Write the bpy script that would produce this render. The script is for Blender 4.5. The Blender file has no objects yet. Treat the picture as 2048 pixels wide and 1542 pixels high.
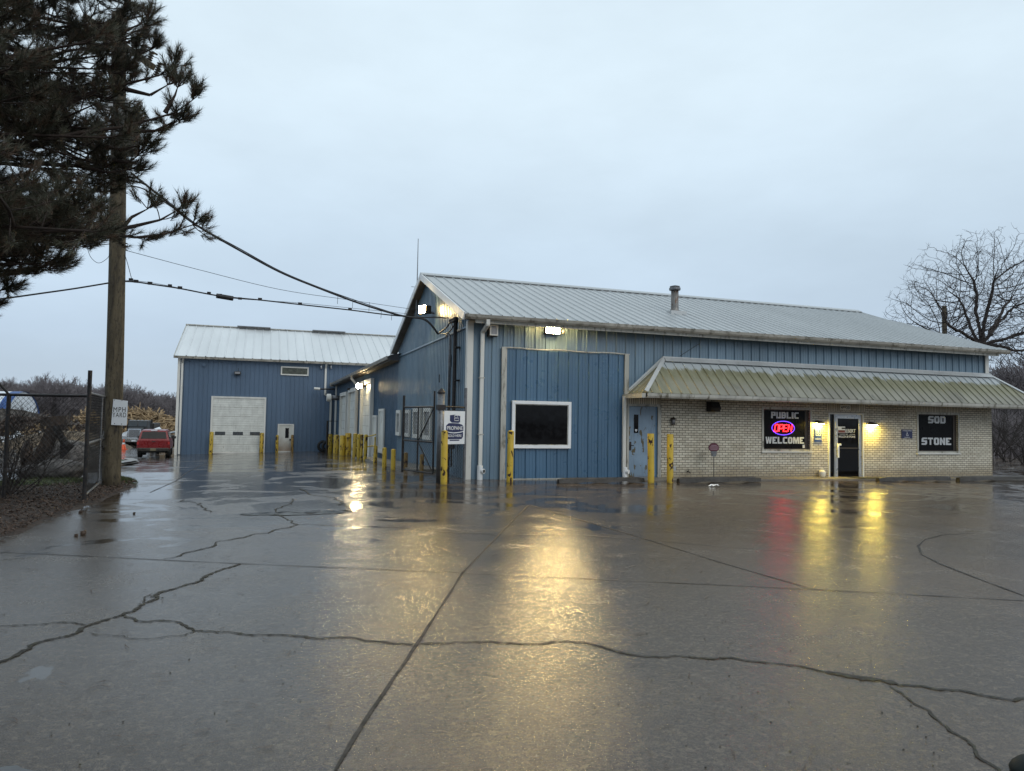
import bpy, math, random
import numpy as np
from mathutils import Vector, Matrix
C = bpy.context.scene
RAD = math.radians
# ------------------------------------------------------------ camera
YAW, PITCH, ROLL, FPX, EYE = RAD(19.2237), RAD(2.7896), RAD(0.9953), 1420.0, 1.55
_f = np.array([math.sin(YAW)*math.cos(PITCH), math.cos(YAW)*math.cos(PITCH), math.sin(PITCH)])
_r = np.array([math.cos(YAW), -math.sin(YAW), 0.0]); _u = np.cross(_r, _f)
_r, _u = math.cos(ROLL)*_r + math.sin(ROLL)*_u, -math.sin(ROLL)*_r + math.cos(ROLL)*_u
cd = bpy.data.cameras.new('camera'); cam = bpy.data.objects.new('camera', cd); C.collection.objects.link(cam)
cd.sensor_width = 36; cd.lens = FPX/2048*36; cd.clip_end = 4000; cd.clip_start = 0.1
M = Matrix.Identity(4)
for i in range(3):
    M[i][0], M[i][1], M[i][2] = _r[i], _u[i], -_f[i]
M[2][3] = EYE
cam.matrix_world = M
C.camera = cam
# ------------------------------------------------------------ world and sun
W = bpy.data.worlds.new('World'); C.world = W; W.use_nodes = True
wn, wl = W.node_tree.nodes, W.node_tree.links
wn.clear()
wo = wn.new('ShaderNodeOutputWorld'); bg = wn.new('ShaderNodeBackground'); sky = wn.new('ShaderNodeTexSky')
sky.sky_type = 'NISHITA'; sky.sun_disc = False; sky.sun_elevation = RAD(35); sky.sun_rotation = RAD(158); sky.dust_density = 3; sky.air_density = 1.2
geo = wn.new('ShaderNodeTexCoord'); sep = wn.new('ShaderNodeSeparateXYZ'); wl.new(geo.outputs['Generated'], sep.inputs[0])
cr = wn.new('ShaderNodeValToRGB')
e = cr.color_ramp.elements
e[0].position = 0.0; e[0].color = (4.05, 4.9, 5.75, 1)
e[1].position = 0.75; e[1].color = (5.6, 6.6, 7.2, 1)
for p, c in ((0.10, (4.0, 4.95, 6.05, 1)), (0.24, (4.7, 5.75, 6.75, 1)), (0.42, (5.9, 7.0, 7.8, 1))):
    k = e.new(p); k.color = c
wl.new(sep.outputs[2], cr.inputs[0])
mp = wn.new('ShaderNodeMapping'); mp.inputs['Scale'].default_value = (1, 1, 2.6); wl.new(geo.outputs['Generated'], mp.inputs[0])
nz = wn.new('ShaderNodeTexNoise'); nz.inputs['Scale'].default_value = 1.9; nz.inputs['Detail'].default_value = 6; nz.inputs['Roughness'].default_value = 0.55
wl.new(mp.outputs[0], nz.inputs['Vector'])
mr = wn.new('ShaderNodeMapRange'); mr.inputs[1].default_value = .3; mr.inputs[2].default_value = .7; mr.inputs[3].default_value = .89; mr.inputs[4].default_value = 1.07
wl.new(nz.outputs[0], mr.inputs[0])
mul = wn.new('ShaderNodeVectorMath'); mul.operation = 'SCALE'; wl.new(cr.outputs[0], mul.inputs[0]); wl.new(mr.outputs[0], mul.inputs[3])
mx = wn.new('ShaderNodeMix'); mx.data_type = 'RGBA'; mx.inputs[0].default_value = 0.95
wl.new(sky.outputs[0], mx.inputs[6]); wl.new(mul.outputs[0], mx.inputs[7])
wl.new(mx.outputs[2], bg.inputs[0]); bg.inputs[1].default_value = 0.1
wl.new(bg.outputs[0], wo.inputs[0])
sl = bpy.data.lights.new('sun', 'SUN'); sl.energy = 0.6; sl.angle = RAD(40); sl.color = (1, .96, .9)
so = bpy.data.objects.new('sun', sl); C.collection.objects.link(so); so.rotation_euler = (RAD(55), 0, RAD(22))
C.view_settings.view_transform = 'Standard'; C.view_settings.look = 'None'; C.view_settings.gamma = 1
C.view_settings.exposure = 0.42
# ------------------------------------------------------------ placing helpers
def ray(x, y): return (x-1024)/FPX*_r - (y-771)/FPX*_u + _f
def P(x, y, X=None, Y=None, Z=None):
    d = ray(x, y)
    t = X/d[0] if X is not None else Y/d[1] if Y is not None else (Z-EYE)/d[2]
    return Vector((d[0]*t, d[1]*t, EYE+d[2]*t))
def clip(v, a, b): return max(a, min(b, v))
def G(x, y):                                   # ground height
    z = -0.0075*clip(x-5, 0, 25)
    z -= 0.030*clip(y-21, 0, 32) + 0.012*clip(y-53, 0, 80)
    z += 0.03*clip(x-3, -12, 0)*clip((y-25)/20, 0, 1)
    return z
def GP(x, y):
    z = 0.0
    for _ in range(40):
        p = P(x, y, Z=z); z = G(p.x, p.y)
    return Vector((p.x, p.y, z))
FY = 17.8      # front wall plane
SX = 5.0       # side wall plane
B2 = 53.5      # far building front plane
# ------------------------------------------------------------ materials
def nodes(name):
    m = bpy.data.materials.new(name); m.use_nodes = True
    return m, m.node_tree.nodes, m.node_tree.links, m.node_tree.nodes['Principled BSDF']
def col(c): return (c[0], c[1], c[2], 1)
def noise(n, l, src, scale, detail=4, rough=.55, dist=0, stretch=None):
    t = n.new('ShaderNodeTexNoise'); t.inputs['Scale'].default_value = scale; t.inputs['Detail'].default_value = detail
    t.inputs['Roughness'].default_value = rough; t.inputs['Distortion'].default_value = dist
    if stretch:
        mm = n.new('ShaderNodeMapping'); mm.inputs['Scale'].default_value = stretch; l.new(src, mm.inputs[0]); src = mm.outputs[0]
    l.new(src, t.inputs['Vector']); return t.outputs[0]
def ramp(n, l, src, a, b, lo=0., hi=1.):
    r = n.new('ShaderNodeMapRange'); r.inputs[1].default_value = a; r.inputs[2].default_value = b
    r.inputs[3].default_value = lo; r.inputs[4].default_value = hi; r.interpolation_type = 'SMOOTHSTEP'
    l.new(src, r.inputs[0]); return r.outputs[0]
def mixc(n, l, f, a, b):
    m = n.new('ShaderNodeMix'); m.data_type = 'RGBA'
    if isinstance(f, (int, float)): m.inputs[0].default_value = f
    else: l.new(f, m.inputs[0])
    for i, v in ((6, a), (7, b)):
        if isinstance(v, (tuple, list)): m.inputs[i].default_value = col(v)
        else: l.new(v, m.inputs[i])
    return m.outputs[2]
def math2(n, l, op, a, b):
    m = n.new('ShaderNodeMath'); m.operation = op
    for i, v in ((0, a), (1, b)):
        if isinstance(v, (int, float)): m.inputs[i].default_value = v
        else: l.new(v, m.inputs[i])
    return m.outputs[0]
def bump(n, l, b, h, strength=.3, dist=.01, prev=None):
    k = n.new('ShaderNodeBump'); k.inputs['Strength'].default_value = strength; k.inputs['Distance'].default_value = dist
    l.new(h, k.inputs['Height'])
    if prev: l.new(prev, k.inputs['Normal'])
    if b: l.new(k.outputs[0], b.inputs['Normal'])
    return k.outputs[0]
def pos(n): return n.new('ShaderNodeNewGeometry').outputs['Position']
def mat(name, c, rough=.5, metal=0., var=.18, scale=3., dirt=None, dirt_at=(.55, .75), streak=False, bmp=0., bscale=60, spec=.5, low_dirt=None):
    m, n, l, b = nodes(name); p = pos(n)
    a = noise(n, l, p, scale, 5, .6, 0, (1, 1, .12) if streak else None)
    c2 = tuple(v*(1-var) for v in c); c1 = tuple(min(1, v*(1+var)) for v in c)
    out = mixc(n, l, ramp(n, l, a, .3, .7), c2, c1)
    if dirt:
        d = noise(n, l, p, scale*4, 6, .65, .3, (1, 1, .25) if streak else None)
        out = mixc(n, l, ramp(n, l, d, dirt_at[0], dirt_at[1]), out, dirt)
    if low_dirt:                                # splashed mud near the ground, with a ragged edge
        s = n.new('ShaderNodeSeparateXYZ'); l.new(p, s.inputs[0])
        z = math2(n, l, 'ADD', s.outputs[2], math2(n, l, 'MULTIPLY', noise(n, l, p, 2.5, 5), .8))
        out = mixc(n, l, ramp(n, l, z, low_dirt[1], low_dirt[2], .75, 0.), out, low_dirt[0])
    l.new(out, b.inputs['Base Color'])
    r = ramp(n, l, noise(n, l, p, scale*3, 4), .3, .7, max(.02, rough-.1), min(1, rough+.1)); l.new(r, b.inputs['Roughness'])
    b.inputs['Metallic'].default_value = metal; b.inputs['Specular IOR Level'].default_value = spec
    if bmp: bump(n, l, b, noise(n, l, p, bscale, 4), bmp, .01)
    return m
def glow(name, c, s):
    m, n, l, b = nodes(name); b.inputs['Base Color'].default_value = col(c)
    b.inputs['Emission Color'].default_value = col(c); b.inputs['Emission Strength'].default_value = s
    return m
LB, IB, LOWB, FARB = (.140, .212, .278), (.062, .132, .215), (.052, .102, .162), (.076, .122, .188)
MT = {}
MT['light_blue'] = mat('faded_blue_siding', LB, .38, .0, .14, .9, (.09, .15, .2), (.66, .9), True, .05, 30, low_dirt=((.075, .085, .085), .12, .5))
MT['infill_blue'] = mat('deep_blue_siding', IB, .36, .0, .12, .8, (.05, .1, .17), (.68, .9), True, .05, 30, low_dirt=((.05, .065, .075), .12, .45))
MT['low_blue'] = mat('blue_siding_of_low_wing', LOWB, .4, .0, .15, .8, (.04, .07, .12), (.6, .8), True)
MT['far_blue'] = mat('slate_blue_siding', FARB, .45, .0, .12, .6, (.05, .08, .13), (.6, .85), True)
MT['trim'] = mat('off_white_trim', (.60, .59, .55), .45, 0, .1, 2, (.3, .28, .22), (.6, .8), True)
MT['trim_dirty'] = mat('grimy_white_metal', (.40, .39, .35), .45, .1, .2, 2, (.12, .11, .08), (.5, .7), True)
MT['gutter'] = mat('stained_gutter', (.33, .31, .27), .42, .3, .25, 1.2, (.10, .09, .07), (.45, .7))
MT['soffit'] = mat('brown_soffit', (.14, .12, .10), .7, 0, .2, 2)
MT['glass'] = mat('dark_glass', (.004, .004, .005), .04, 0, .1, 2, spec=.18)
MT['panel_black'] = mat('black_window_panel', (.004, .004, .005), .35, 0, .2, 2, spec=.08)
MT['letter'] = mat('silver_lettering', (.52, .54, .56), .5, 0, .04)
MT['white'] = mat('white_paint', (.74, .75, .76), .45, 0, .05)
MT['signwhite'] = mat('sign_white', (.66, .69, .72), .4, 0, .05, 5)
MT['navy'] = mat('navy_print', (.012, .018, .075), .4, 0, .05)
MT['signblue'] = mat('blue_sign', (.012, .05, .25), .35, 0, .08)
MT['black'] = mat('black_plastic', (.012, .012, .013), .5, 0, .2)
MT['ink'] = mat('black_paint', (.01, .01, .01), .5, 0, .1)
MT['alu'] = mat('aluminium', (.42, .43, .45), .35, .7, .08, 4)
MT['galv'] = mat('galvanised_steel', (.16, .165, .175), .45, .6, .2, 6, (.09, .085, .08), (.5, .7))
MT['darksteel'] = mat('dark_steel', (.032, .030, .030), .5, .5, .3, 8, (.09, .045, .02), (.55, .7))
MT['bronze'] = mat('bronze_metal', (.045, .035, .028), .45, .3, .2)
MT['cable'] = mat('black_cable', (.012, .012, .014), .6, 0, .2)
MT['pole'] = mat('weathered_pole_wood', (.085, .068, .042), .85, 0, .45, 7, (.030, .024, .018), (.5, .66), True, .5, 40)
MT['mulch'] = mat('bark_mulch', (.036, .023, .017), .85, 0, .5, 9, (.085, .055, .04), (.58, .66), False, 1., 45)
MT['chip'] = mat('wood_chip', (.062, .038, .026), .7, 0, .6, 30, (.14, .1, .08), (.6, .65))
MT['grass'] = mat('winter_grass', (.045, .065, .018), .8, 0, .5, 4, (.07, .06, .025), (.5, .6), False, .8, 60)
MT['bark'] = mat('dark_bark', (.035, .027, .024), .9, 0, .4, 10, None, bmp=.4)
MT['bark_far'] = mat('hazed_grey_bark', (.17, .15, .155), .9, 0, .25, .4)  # paler than the near bark: distance haze put into the colour
MT['needle'] = mat('pine_needles', (.044, .045, .027), .6, 0, .5, 2.2, (.080, .047, .028), (.48, .62))
MT['pinebark'] = mat('pine_bark', (.028, .018, .014), .9, 0, .4, 12)
MT['rock'] = mat('layered_rock', (.095, .085, .080), .75, 0, .4, 3, (.03, .025, .024), (.5, .62), False, .9, 9)
MT['asphalt'] = mat('wheel_stop_concrete', (.040, .034, .028), .55, 0, .4, 6, (.02, .018, .016), (.52, .65), False, .5, 40)
MT['walk'] = mat('sidewalk_concrete', (.17, .155, .13), .4, 0, .2, 3, (.09, .08, .06), (.5, .7), False, .2, 60)
MT['rubber'] = mat('rubber', (.012, .012, .012), .7, 0, .3)
MT['lumber'] = mat('split_lumber', (.29, .205, .115), .8, 0, .45, 1.3, (.12, .07, .04), (.55, .65))
MT['darkwood'] = mat('wet_dark_wood', (.05, .032, .022), .7, 0, .4, 4, None, bmp=.5, bscale=20)
MT['soil'] = mat('dark_soil_heap', (.055, .045, .037), .9, 0, .5, 2.2, (.13, .115, .10), (.55, .66), False, 1., 8)
MT['redpaint'] = mat('wet_red_paint', (.16, .006, .008), .30, .1, .1)
MT['chrome'] = mat('chrome', (.5, .52, .55), .2, .9, .1)
MT['orange'] = mat('orange_cone_plastic', (.80, .10, .02), .4, 0, .05)
MT['algae_wall'] = None
MT['tarp'] = mat('white_fabric_cover', (.66, .70, .74), .5, 0, .05)
MT['tarpblue'] = mat('blue_fabric_stripe', (.03, .085, .26), .5, 0, .05)
MT['brown'] = mat('brown_ground', (.06, .045, .034), .9, 0, .4, .3, None, bmp=.4, bscale=3)
MT['ceramic'] = mat('white_tank_paint', (.60, .58, .50), .35, 0, .1)

def rust(name, base, thr=(.575, .60), rustc=(.035, .014, .008), scale=9, stretch=(1, 1, .45), rough=.42):
    m, n, l, b = nodes(name)
    tc = n.new('ShaderNodeTexCoord'); oi = n.new('ShaderNodeObjectInfo')
    p = n.new('ShaderNodeVectorMath'); l.new(pos(n), p.inputs[0]); l.new(oi.outputs['Random'], p.inputs[1]); p = p.outputs[0]
    a = noise(n, l, p, scale, 6, .62, .4, stretch); d = noise(n, l, p, 2.2, 4)
    c = mixc(n, l, ramp(n, l, d, .35, .7), tuple(v*.82 for v in base), base)
    c = mixc(n, l, ramp(n, l, noise(n, l, p, 14, 5, .7, 0, (1, 1, .1)), .52, .72, 0, .55), c, tuple(v*.45 for v in base))
    f = ramp(n, l, a, thr[0], thr[1]); c = mixc(n, l, f, c, rustc)
    s_ = n.new('ShaderNodeSeparateXYZ'); l.new(tc.outputs['Object'], s_.inputs[0]); zz = math2(n, l, 'ADD', s_.outputs[2], math2(n, l, 'MULTIPLY', noise(n, l, p, 8, 5, .7), .35))
    c = mixc(n, l, ramp(n, l, zz, .12, .26, .8, 0), c, (.07, .04, .02))
    l.new(c, b.inputs['Base Color']); l.new(ramp(n, l, f, 0, 1, rough, .85), b.inputs['Roughness'])
    bump(n, l, b, f, .5, -.004)
    return m
MT['yellow'] = rust('chipped_yellow_paint', (.56, .38, .035))
MT['yellow_worn'] = rust('badly_chipped_yellow_paint', (.50, .33, .03), (.54, .565), (.045, .022, .014))
MT['yellow_brown'] = rust('rusty_ochre_paint', (.26, .16, .04), (.5, .6))
MT['door_blue'] = rust('peeling_pale_blue_paint', (.20, .285, .38), (.575, .60), (.10, .085, .05), 7, (1, 1, .35))
MT['door_white'] = rust('dirty_white_door_paint', (.66, .67, .63), (.64, .72), (.22, .17, .10), 3, (1, 1, .4))
MT['door_rusty'] = mat('white_door_with_rusty_foot', (.50, .50, .46), .5, 0, .08, 3, (.25, .2, .13), (.62, .75), True, low_dirt=((.20, .11, .05), -.6, .5))

def mat_roof(name, c, dirt, dt=(.5, .8), metal=.25, rough=.42):
    m, n, l, b = nodes(name); p = pos(n)
    a = noise(n, l, p, .6, 5, .6, .2, (1, .3, .3)); s = noise(n, l, p, 7, 5, .7)
    o = mixc(n, l, ramp(n, l, a, .3, .7), tuple(v*.88 for v in c), c)
    o = mixc(n, l, ramp(n, l, s, dt[0], dt[1], 0, .6), o, dirt)
    l.new(o, b.inputs['Base Color']); b.inputs['Metallic'].default_value = metal
    l.new(ramp(n, l, a, .3, .7, rough-.08, rough+.1), b.inputs['Roughness'])
    return m
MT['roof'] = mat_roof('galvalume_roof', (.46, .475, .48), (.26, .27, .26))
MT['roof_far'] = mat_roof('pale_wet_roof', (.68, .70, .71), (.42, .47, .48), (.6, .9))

def mat_awning():
    m, n, l, b = nodes('algae_stained_awning'); p = pos(n)
    s = n.new('ShaderNodeSeparateXYZ'); l.new(p, s.inputs[0])
    nz1 = noise(n, l, p, 7, 6, .7, .2, (1, .25, .25)); nz2 = noise(n, l, p, .9, 4)
    z = math2(n, l, 'ADD', s.outputs[2], math2(n, l, 'MULTIPLY', math2(n, l, 'SUBTRACT', nz1, .5), .55))
    z = math2(n, l, 'ADD', z, math2(n, l, 'MULTIPLY', s.outputs[0], .004))
    base = mixc(n, l, ramp(n, l, nz2, .3, .7), (.27, .26, .21), (.20, .19, .155))
    base = mixc(n, l, ramp(n, l, noise(n, l, p, 3, 5, .6, .3, (1, .3, .3)), .55, .75, 0, .7), base, (.085, .085, .07))
    alg = mixc(n, l, ramp(n, l, nz1, .3, .7), (.155, .150, .085), (.25, .24, .16))
    lf = ramp(n, l, s.outputs[0], 9.6, 12.2, 1, 0)          # mossier at the near end
    f = math2(n, l, 'MAXIMUM', ramp(n, l, z, 2.55, 2.95), math2(n, l, 'MULTIPLY', lf, .8))
    c = mixc(n, l, f, base, alg)
    c = mixc(n, l, ramp(n, l, z, 3.10, 3.20), c, (.40, .43, .44))
    l.new(c, b.inputs['Base Color']); b.inputs['Metallic'].default_value = .15; b.inputs['Roughness'].default_value = .5
    return m
MT['awning'] = mat_awning()

def mat_brick(name, soldier=False):
    m, n, l, b = nodes(name); p = pos(n)
    s = n.new('ShaderNodeSeparateXYZ'); l.new(p, s.inputs[0])
    cx = n.new('ShaderNodeCombineXYZ')
    if soldier: l.new(s.outputs[2], cx.inputs[0]); l.new(s.outputs[0], cx.inputs[1])
    else: l.new(math2(n, l, 'ADD', s.outputs[0], s.outputs[1]), cx.inputs[0]); l.new(s.outputs[2], cx.inputs[1])
    br = n.new('ShaderNodeTexBrick'); l.new(cx.outputs[0], br.inputs[0])
    br.inputs['Scale'].default_value = 1; br.inputs['Brick Width'].default_value = .40 if soldier else .195
    br.inputs['Row Height'].default_value = .0705; br.inputs['Mortar Size'].default_value = .0085; br.inputs['Mortar Smooth'].default_value = .25
    br.inputs['Bias'].default_value = -.25; br.offset = .0 if soldier else .5
    br.inputs['Color1'].default_value = (.63, .585, .475, 1); br.inputs['Color2'].default_value = (.43, .385, .295, 1); br.inputs['Mortar'].default_value = (.11, .09, .07, 1)
    d = noise(n, l, p, 1.1, 5, .6, .3)
    c = mixc(n, l, ramp(n, l, d, .5, .72, 0, .55), br.outputs[0], (.30, .24, .16))
    z = math2(n, l, 'ADD', s.outputs[2], math2(n, l, 'MULTIPLY', noise(n, l, p, 1.3, 5), .55))
    c = mixc(n, l, ramp(n, l, z, .25, .7, .7, 0), c, (.24, .18, .10))
    c = mixc(n, l, ramp(n, l, noise(n, l, p, 40, 4), .45, .7, 0, .3), c, (.2, .18, .14))
    c = mixc(n, l, br.outputs[1], c, (.10, .083, .065))
    l.new(c, b.inputs['Base Color']); b.inputs['Roughness'].default_value = .6
    inv = math2(n, l, 'SUBTRACT', 1, br.outputs[1]); bump(n, l, b, inv, .6, .008)
    return m
MT['brick'] = mat_brick('painted_brick'); MT['soldier'] = mat_brick('soldier_course_brick', True)

def mat_pavement():
    m, n, l, b = nodes('wet_concrete'); p = pos(n)
    s = n.new('ShaderNodeSeparateXYZ'); l.new(p, s.inputs[0])
    big = noise(n, l, p, .22, 4, .5, .4); mid = noise(n, l, p, 1.3, 6, .62, .3); fine = noise(n, l, p, 45, 5, .7)
    warm = ramp(n, l, s.outputs[0], -1, 8)  # grey left to brown right: reflected light painted into the base colour
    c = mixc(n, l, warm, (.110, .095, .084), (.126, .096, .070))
    c = mixc(n, l, ramp(n, l, big, .42, .58, 0, .75), c, (.066, .054, .043))
    c = mixc(n, l, ramp(n, l, mid, .45, .75, 0, .55), c, (.165, .146, .118))
    trk = noise(n, l, p, 1.4, 4, .6, .3, (1, .10, 1))
    c = mixc(n, l, ramp(n, l, trk, .50, .68, 0, .5), c, (.060, .050, .041))
    c = mixc(n, l, ramp(n, l, noise(n, l, p, 5.5, 6, .75, .4), .50, .66, 0, .45), c, (.21, .185, .150))
    c = mixc(n, l, ramp(n, l, fine, .40, .60, .75, 0), c, (.038, .032, .027))
    c = mixc(n, l, ramp(n, l, noise(n, l, p, 20, 4, .8), .52, .62, 0, .5), c, (.24, .21, .17))
    c = mixc(n, l, ramp(n, l, noise(n, l, p, 150, 3, .8), .52, .64, 0, .6), c, (.30, .27, .22))
    v = n.new('ShaderNodeTexVoronoi'); v.inputs['Scale'].default_value = 26; l.new(p, v.inputs['Vector'])
    c = mixc(n, l, ramp(n, l, v.outputs['Distance'], .05, .10, .7, 0), c, (.34, .31, .26))
    v2 = n.new('ShaderNodeTexVoronoi'); v2.inputs['Scale'].default_value = 11; l.new(p, v2.inputs['Vector'])
    c = mixc(n, l, ramp(n, l, v2.outputs['Distance'], .02, .045, .5, 0), c, (.05, .045, .038))
    # standing film of water: ragged patches, more of them farther down the drive
    film = noise(n, l, p, .8, 8, .66, 1.2, (.7, .8, 1))
    far = ramp(n, l, s.outputs[1], 8, 17, -.01, .075)
    near = ramp(n, l, s.outputs[1], 5, 12, -.15, 0)
    film = math2(n, l, 'ADD', math2(n, l, 'ADD', film, ramp(n, l, s.outputs[0], -1, 3, .02, 0)), math2(n, l, 'ADD', far, near))
    wet = ramp(n, l, film, .53, .58)
    c = mixc(n, l, wet, c, mixc(n, l, .6, c, (.022, .018, .014)))
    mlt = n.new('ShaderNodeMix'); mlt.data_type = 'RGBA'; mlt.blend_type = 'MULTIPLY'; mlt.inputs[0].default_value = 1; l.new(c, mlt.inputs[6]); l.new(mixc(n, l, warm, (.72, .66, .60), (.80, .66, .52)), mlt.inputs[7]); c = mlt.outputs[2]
    l.new(c, b.inputs['Base Color'])
    dry = ramp(n, l, math2(n, l, 'ADD', math2(n, l, 'MULTIPLY', mid, .6), math2(n, l, 'MULTIPLY', noise(n, l, p, 34, 3, .7), .4)), .36, .64, .11, .28)
    mm = n.new('ShaderNodeMix'); mm.data_type = 'FLOAT'; l.new(wet, mm.inputs[0]); l.new(dry, mm.inputs[2]); mm.inputs[3].default_value = .075
    l.new(mm.outputs[0], b.inputs['Roughness'])
    b.inputs['IOR'].default_value = 1.39; b.inputs['Specular IOR Level'].default_value = .5
    h = noise(n, l, p, 75, 6, .75); st = ramp(n, l, wet, 0, 1, .34, .10)
    k = n.new('ShaderNodeBump'); l.new(st, k.inputs['Strength']); k.inputs['Distance'].default_value = .006; l.new(h, k.inputs['Height'])
    k2 = n.new('ShaderNodeBump'); k2.inputs['Strength'].default_value = .25; k2.inputs['Distance'].default_value = .012
    l.new(noise(n, l, p, 22, 4, .7), k2.inputs['Height']); l.new(k.outputs[0], k2.inputs['Normal'])
    st2 = ramp(n, l, wet, 0, 1, .22, .07); l.new(st2, k2.inputs['Strength'])
    l.new(k2.outputs[0], b.inputs['Normal'])
    return m
MT['pave'] = mat_pavement()
MT['puddle'] = mat('standing_water', (.018, .016, .013), .03, 0, .2, 2, spec=.5)
MT['crack'] = mat('mossy_crack', (.022, .018, .013), .8, 0, .6, 9, (.045, .042, .02), (.5, .6), bmp=.5)
MT['joint'] = mat('wet_joint', (.026, .022, .018), .6, 0, .4, 5, spec=.25)
MT['lamp_warm'] = glow('floodlight_lens', (1., .72, .30), 560)
MT['lamp_side'] = glow('side_floodlight_lens', (1., .72, .30), 480)
MT['lamp_far'] = glow('far_floodlight_lens', (1., .78, .42), 150)
MT['lamp_yel'] = glow('door_lamp_lens', (1., .74, .12), 330)
MT['neon_red'] = glow('red_neon', (1., .008, .012), 18.); MT['neon_blue'] = glow('blue_neon', (.12, .05, 1.), 2.2)
MT['lens_off'] = mat('unlit_lens', (.25, .25, .26), .3, 0, .1)

# ------------------------------------------------------------ mesh building
class MB:
    def __init__(s): s.v = []; s.f = []
    def add(s, vs, fs):
        o = len(s.v); s.v.extend(tuple(v) for v in vs); s.f.extend(tuple(i+o for i in f) for f in fs); return s
    def box(s, c, size, u=(1, 0, 0), w=(0, 0, 1)):
        c, u, w = Vector(c), Vector(u).normalized(), Vector(w)
        q = w.cross(u).normalized(); w = u.cross(q).normalized()
        a, b, d = size[0]/2, size[1]/2, size[2]/2
        vs = [c+u*x*a+q*y*b+w*z*d for x in (-1, 1) for y in (-1, 1) for z in (-1, 1)]
        return s.add(vs, [(0, 1, 3, 2), (4, 6, 7, 5), (0, 4, 5, 1), (2, 3, 7, 6), (0, 2, 6, 4), (1, 5, 7, 3)])
    def bb(s, x0, x1, y0, y1, z0, z1): return s.box(((x0+x1)/2, (y0+y1)/2, (z0+z1)/2), (abs(x1-x0), abs(y1-y0), abs(z1-z0)))
    def tube(s, pts, r, n=8, cap=True):
        pts = [Vector(p) for p in pts]; rs = r if isinstance(r, (list, tuple)) else [r]*len(pts)
        ref = None; vs = []; fs = []
        for i, p in enumerate(pts):
            t = (pts[min(i+1, len(pts)-1)]-pts[max(i-1, 0)])
            t = t.normalized() if t.length > 1e-9 else Vector((0, 0, 1))
            if ref is None: ref = Vector((1, 0, 0)) if abs(t.x) < .8 else Vector((0, 1, 0))
            a = (ref - t*ref.dot(t)).normalized(); ref = a; b = t.cross(a)
            for k in range(n):
                an = 2*math.pi*k/n; vs.append(p+(a*math.cos(an)+b*math.sin(an))*rs[i])
        for i in range(len(pts)-1):
            for k in range(n):
                k2 = (k+1) % n; fs.append((i*n+k, i*n+k2, (i+1)*n+k2, (i+1)*n+k))
        if cap: fs.append(tuple(range(n))[::-1]); fs.append(tuple((len(pts)-1)*n+k for k in range(n)))
        return s.add(vs, fs)
    def lathe(s, base, prof, n=20, axis=(0, 0, 1)):
        ax = Vector(axis).normalized(); b = Vector(base)
        return s.tube_prof(b, ax, prof, n)
    def tube_prof(s, b, ax, prof, n):
        ref = Vector((1, 0, 0)) if abs(ax.x) < .8 else Vector((0, 1, 0)); a = (ref-ax*ref.dot(ax)).normalized(); q = ax.cross(a)
        vs = []; fs = []
        for r, z in prof:
            for k in range(n):
                an = 2*math.pi*k/n; vs.append(b+ax*z+(a*math.cos(an)+q*math.sin(an))*max(r, 1e-4))
        for i in range(len(prof)-1):
            for k in range(n):
                k2 = (k+1) % n; fs.append((i*n+k, i*n+k2, (i+1)*n+k2, (i+1)*n+k))
        fs.append(tuple(range(n))[::-1]); fs.append(tuple((len(prof)-1)*n+k for k in range(n)))
        return s.add(vs, fs)
    def prism(s, poly, O, u, v, w0, w1):            # polygon in the u,v plane pushed along the normal from w0 to w1
        O, u, v = Vector(O), Vector(u).normalized(), Vector(v).normalized(); n = u.cross(v).normalized()
        k = len(poly); vs = [O+u*a+v*b+n*w0 for a, b in poly]+[O+u*a+v*b+n*w1 for a, b in poly]
        fs = [tuple(range(k))[::-1], tuple(range(k, 2*k))]+[(i, (i+1) % k, k+(i+1) % k, k+i) for i in range(k)]
        return s.add(vs, fs)
    def quad(s, a, b, c, d): return s.add([a, b, c, d], [(0, 1, 2, 3)])
    def frame(s, x0, x1, z0, z1, t, y0, y1):        # rectangular frame in an XZ plane
        s.bb(x0, x1, y0, y1, z1-t, z1); s.bb(x0, x1, y0, y1, z0, z0+t)
        s.bb(x0, x0+t, y0, y1, z0+t, z1-t); s.bb(x1-t, x1, y0, y1, z0+t, z1-t); return s
    def frame_x(s, y0, y1, z0, z1, t, x0, x1):
        s.bb(x0, x1, y0, y1, z1-t, z1); s.bb(x0, x1, y0, y1, z0, z0+t)
        s.bb(x0, x1, y0, y0+t, z0+t, z1-t); s.bb(x0, x1, y1-t, y1, z0+t, z1-t); return s
    def build(s, name, m, parent=None, smooth=False):
        if not s.f: raise RuntimeError('empty mesh '+name)
        off = Vector((0, 0, 0)); q = parent
        while q is not None: off += q.location; q = q.parent
        me = bpy.data.meshes.new(name)
        me.from_pydata([tuple(Vector(v)-off) for v in s.v] if off.length > 0 else s.v, [], s.f); me.update()
        if smooth:
            me.polygons.foreach_set('use_smooth', [True]*len(me.polygons))
        if m: me.materials.append(MT[m] if isinstance(m, str) else m)
        o = bpy.data.objects.new(name, me); C.collection.objects.link(o)
        if parent is not None: o.parent = parent
        return o
def smooth_by_angle(o, deg=40):
    me = o.data
    try: me.set_sharp_from_angle(angle=RAD(deg))
    except Exception: pass
def bevel(o, w=.01, seg=2):
    b = o.modifiers.new('bevel', 'BEVEL'); b.width = w; b.segments = seg; b.limit_method = 'ANGLE'; b.angle_limit = RAD(40); return o
def tag(o, label=None, cat=None, group=None, kind=None):
    for k, v in (('label', label), ('category', cat), ('group', group), ('kind', kind)):
        if v: o[k] = v
    return o
def thing(name, label, cat, loc, group=None):
    o = bpy.data.objects.new(name, None); C.collection.objects.link(o); o.location = loc; o.empty_display_size = .3
    return tag(o, label, cat, group)
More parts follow.
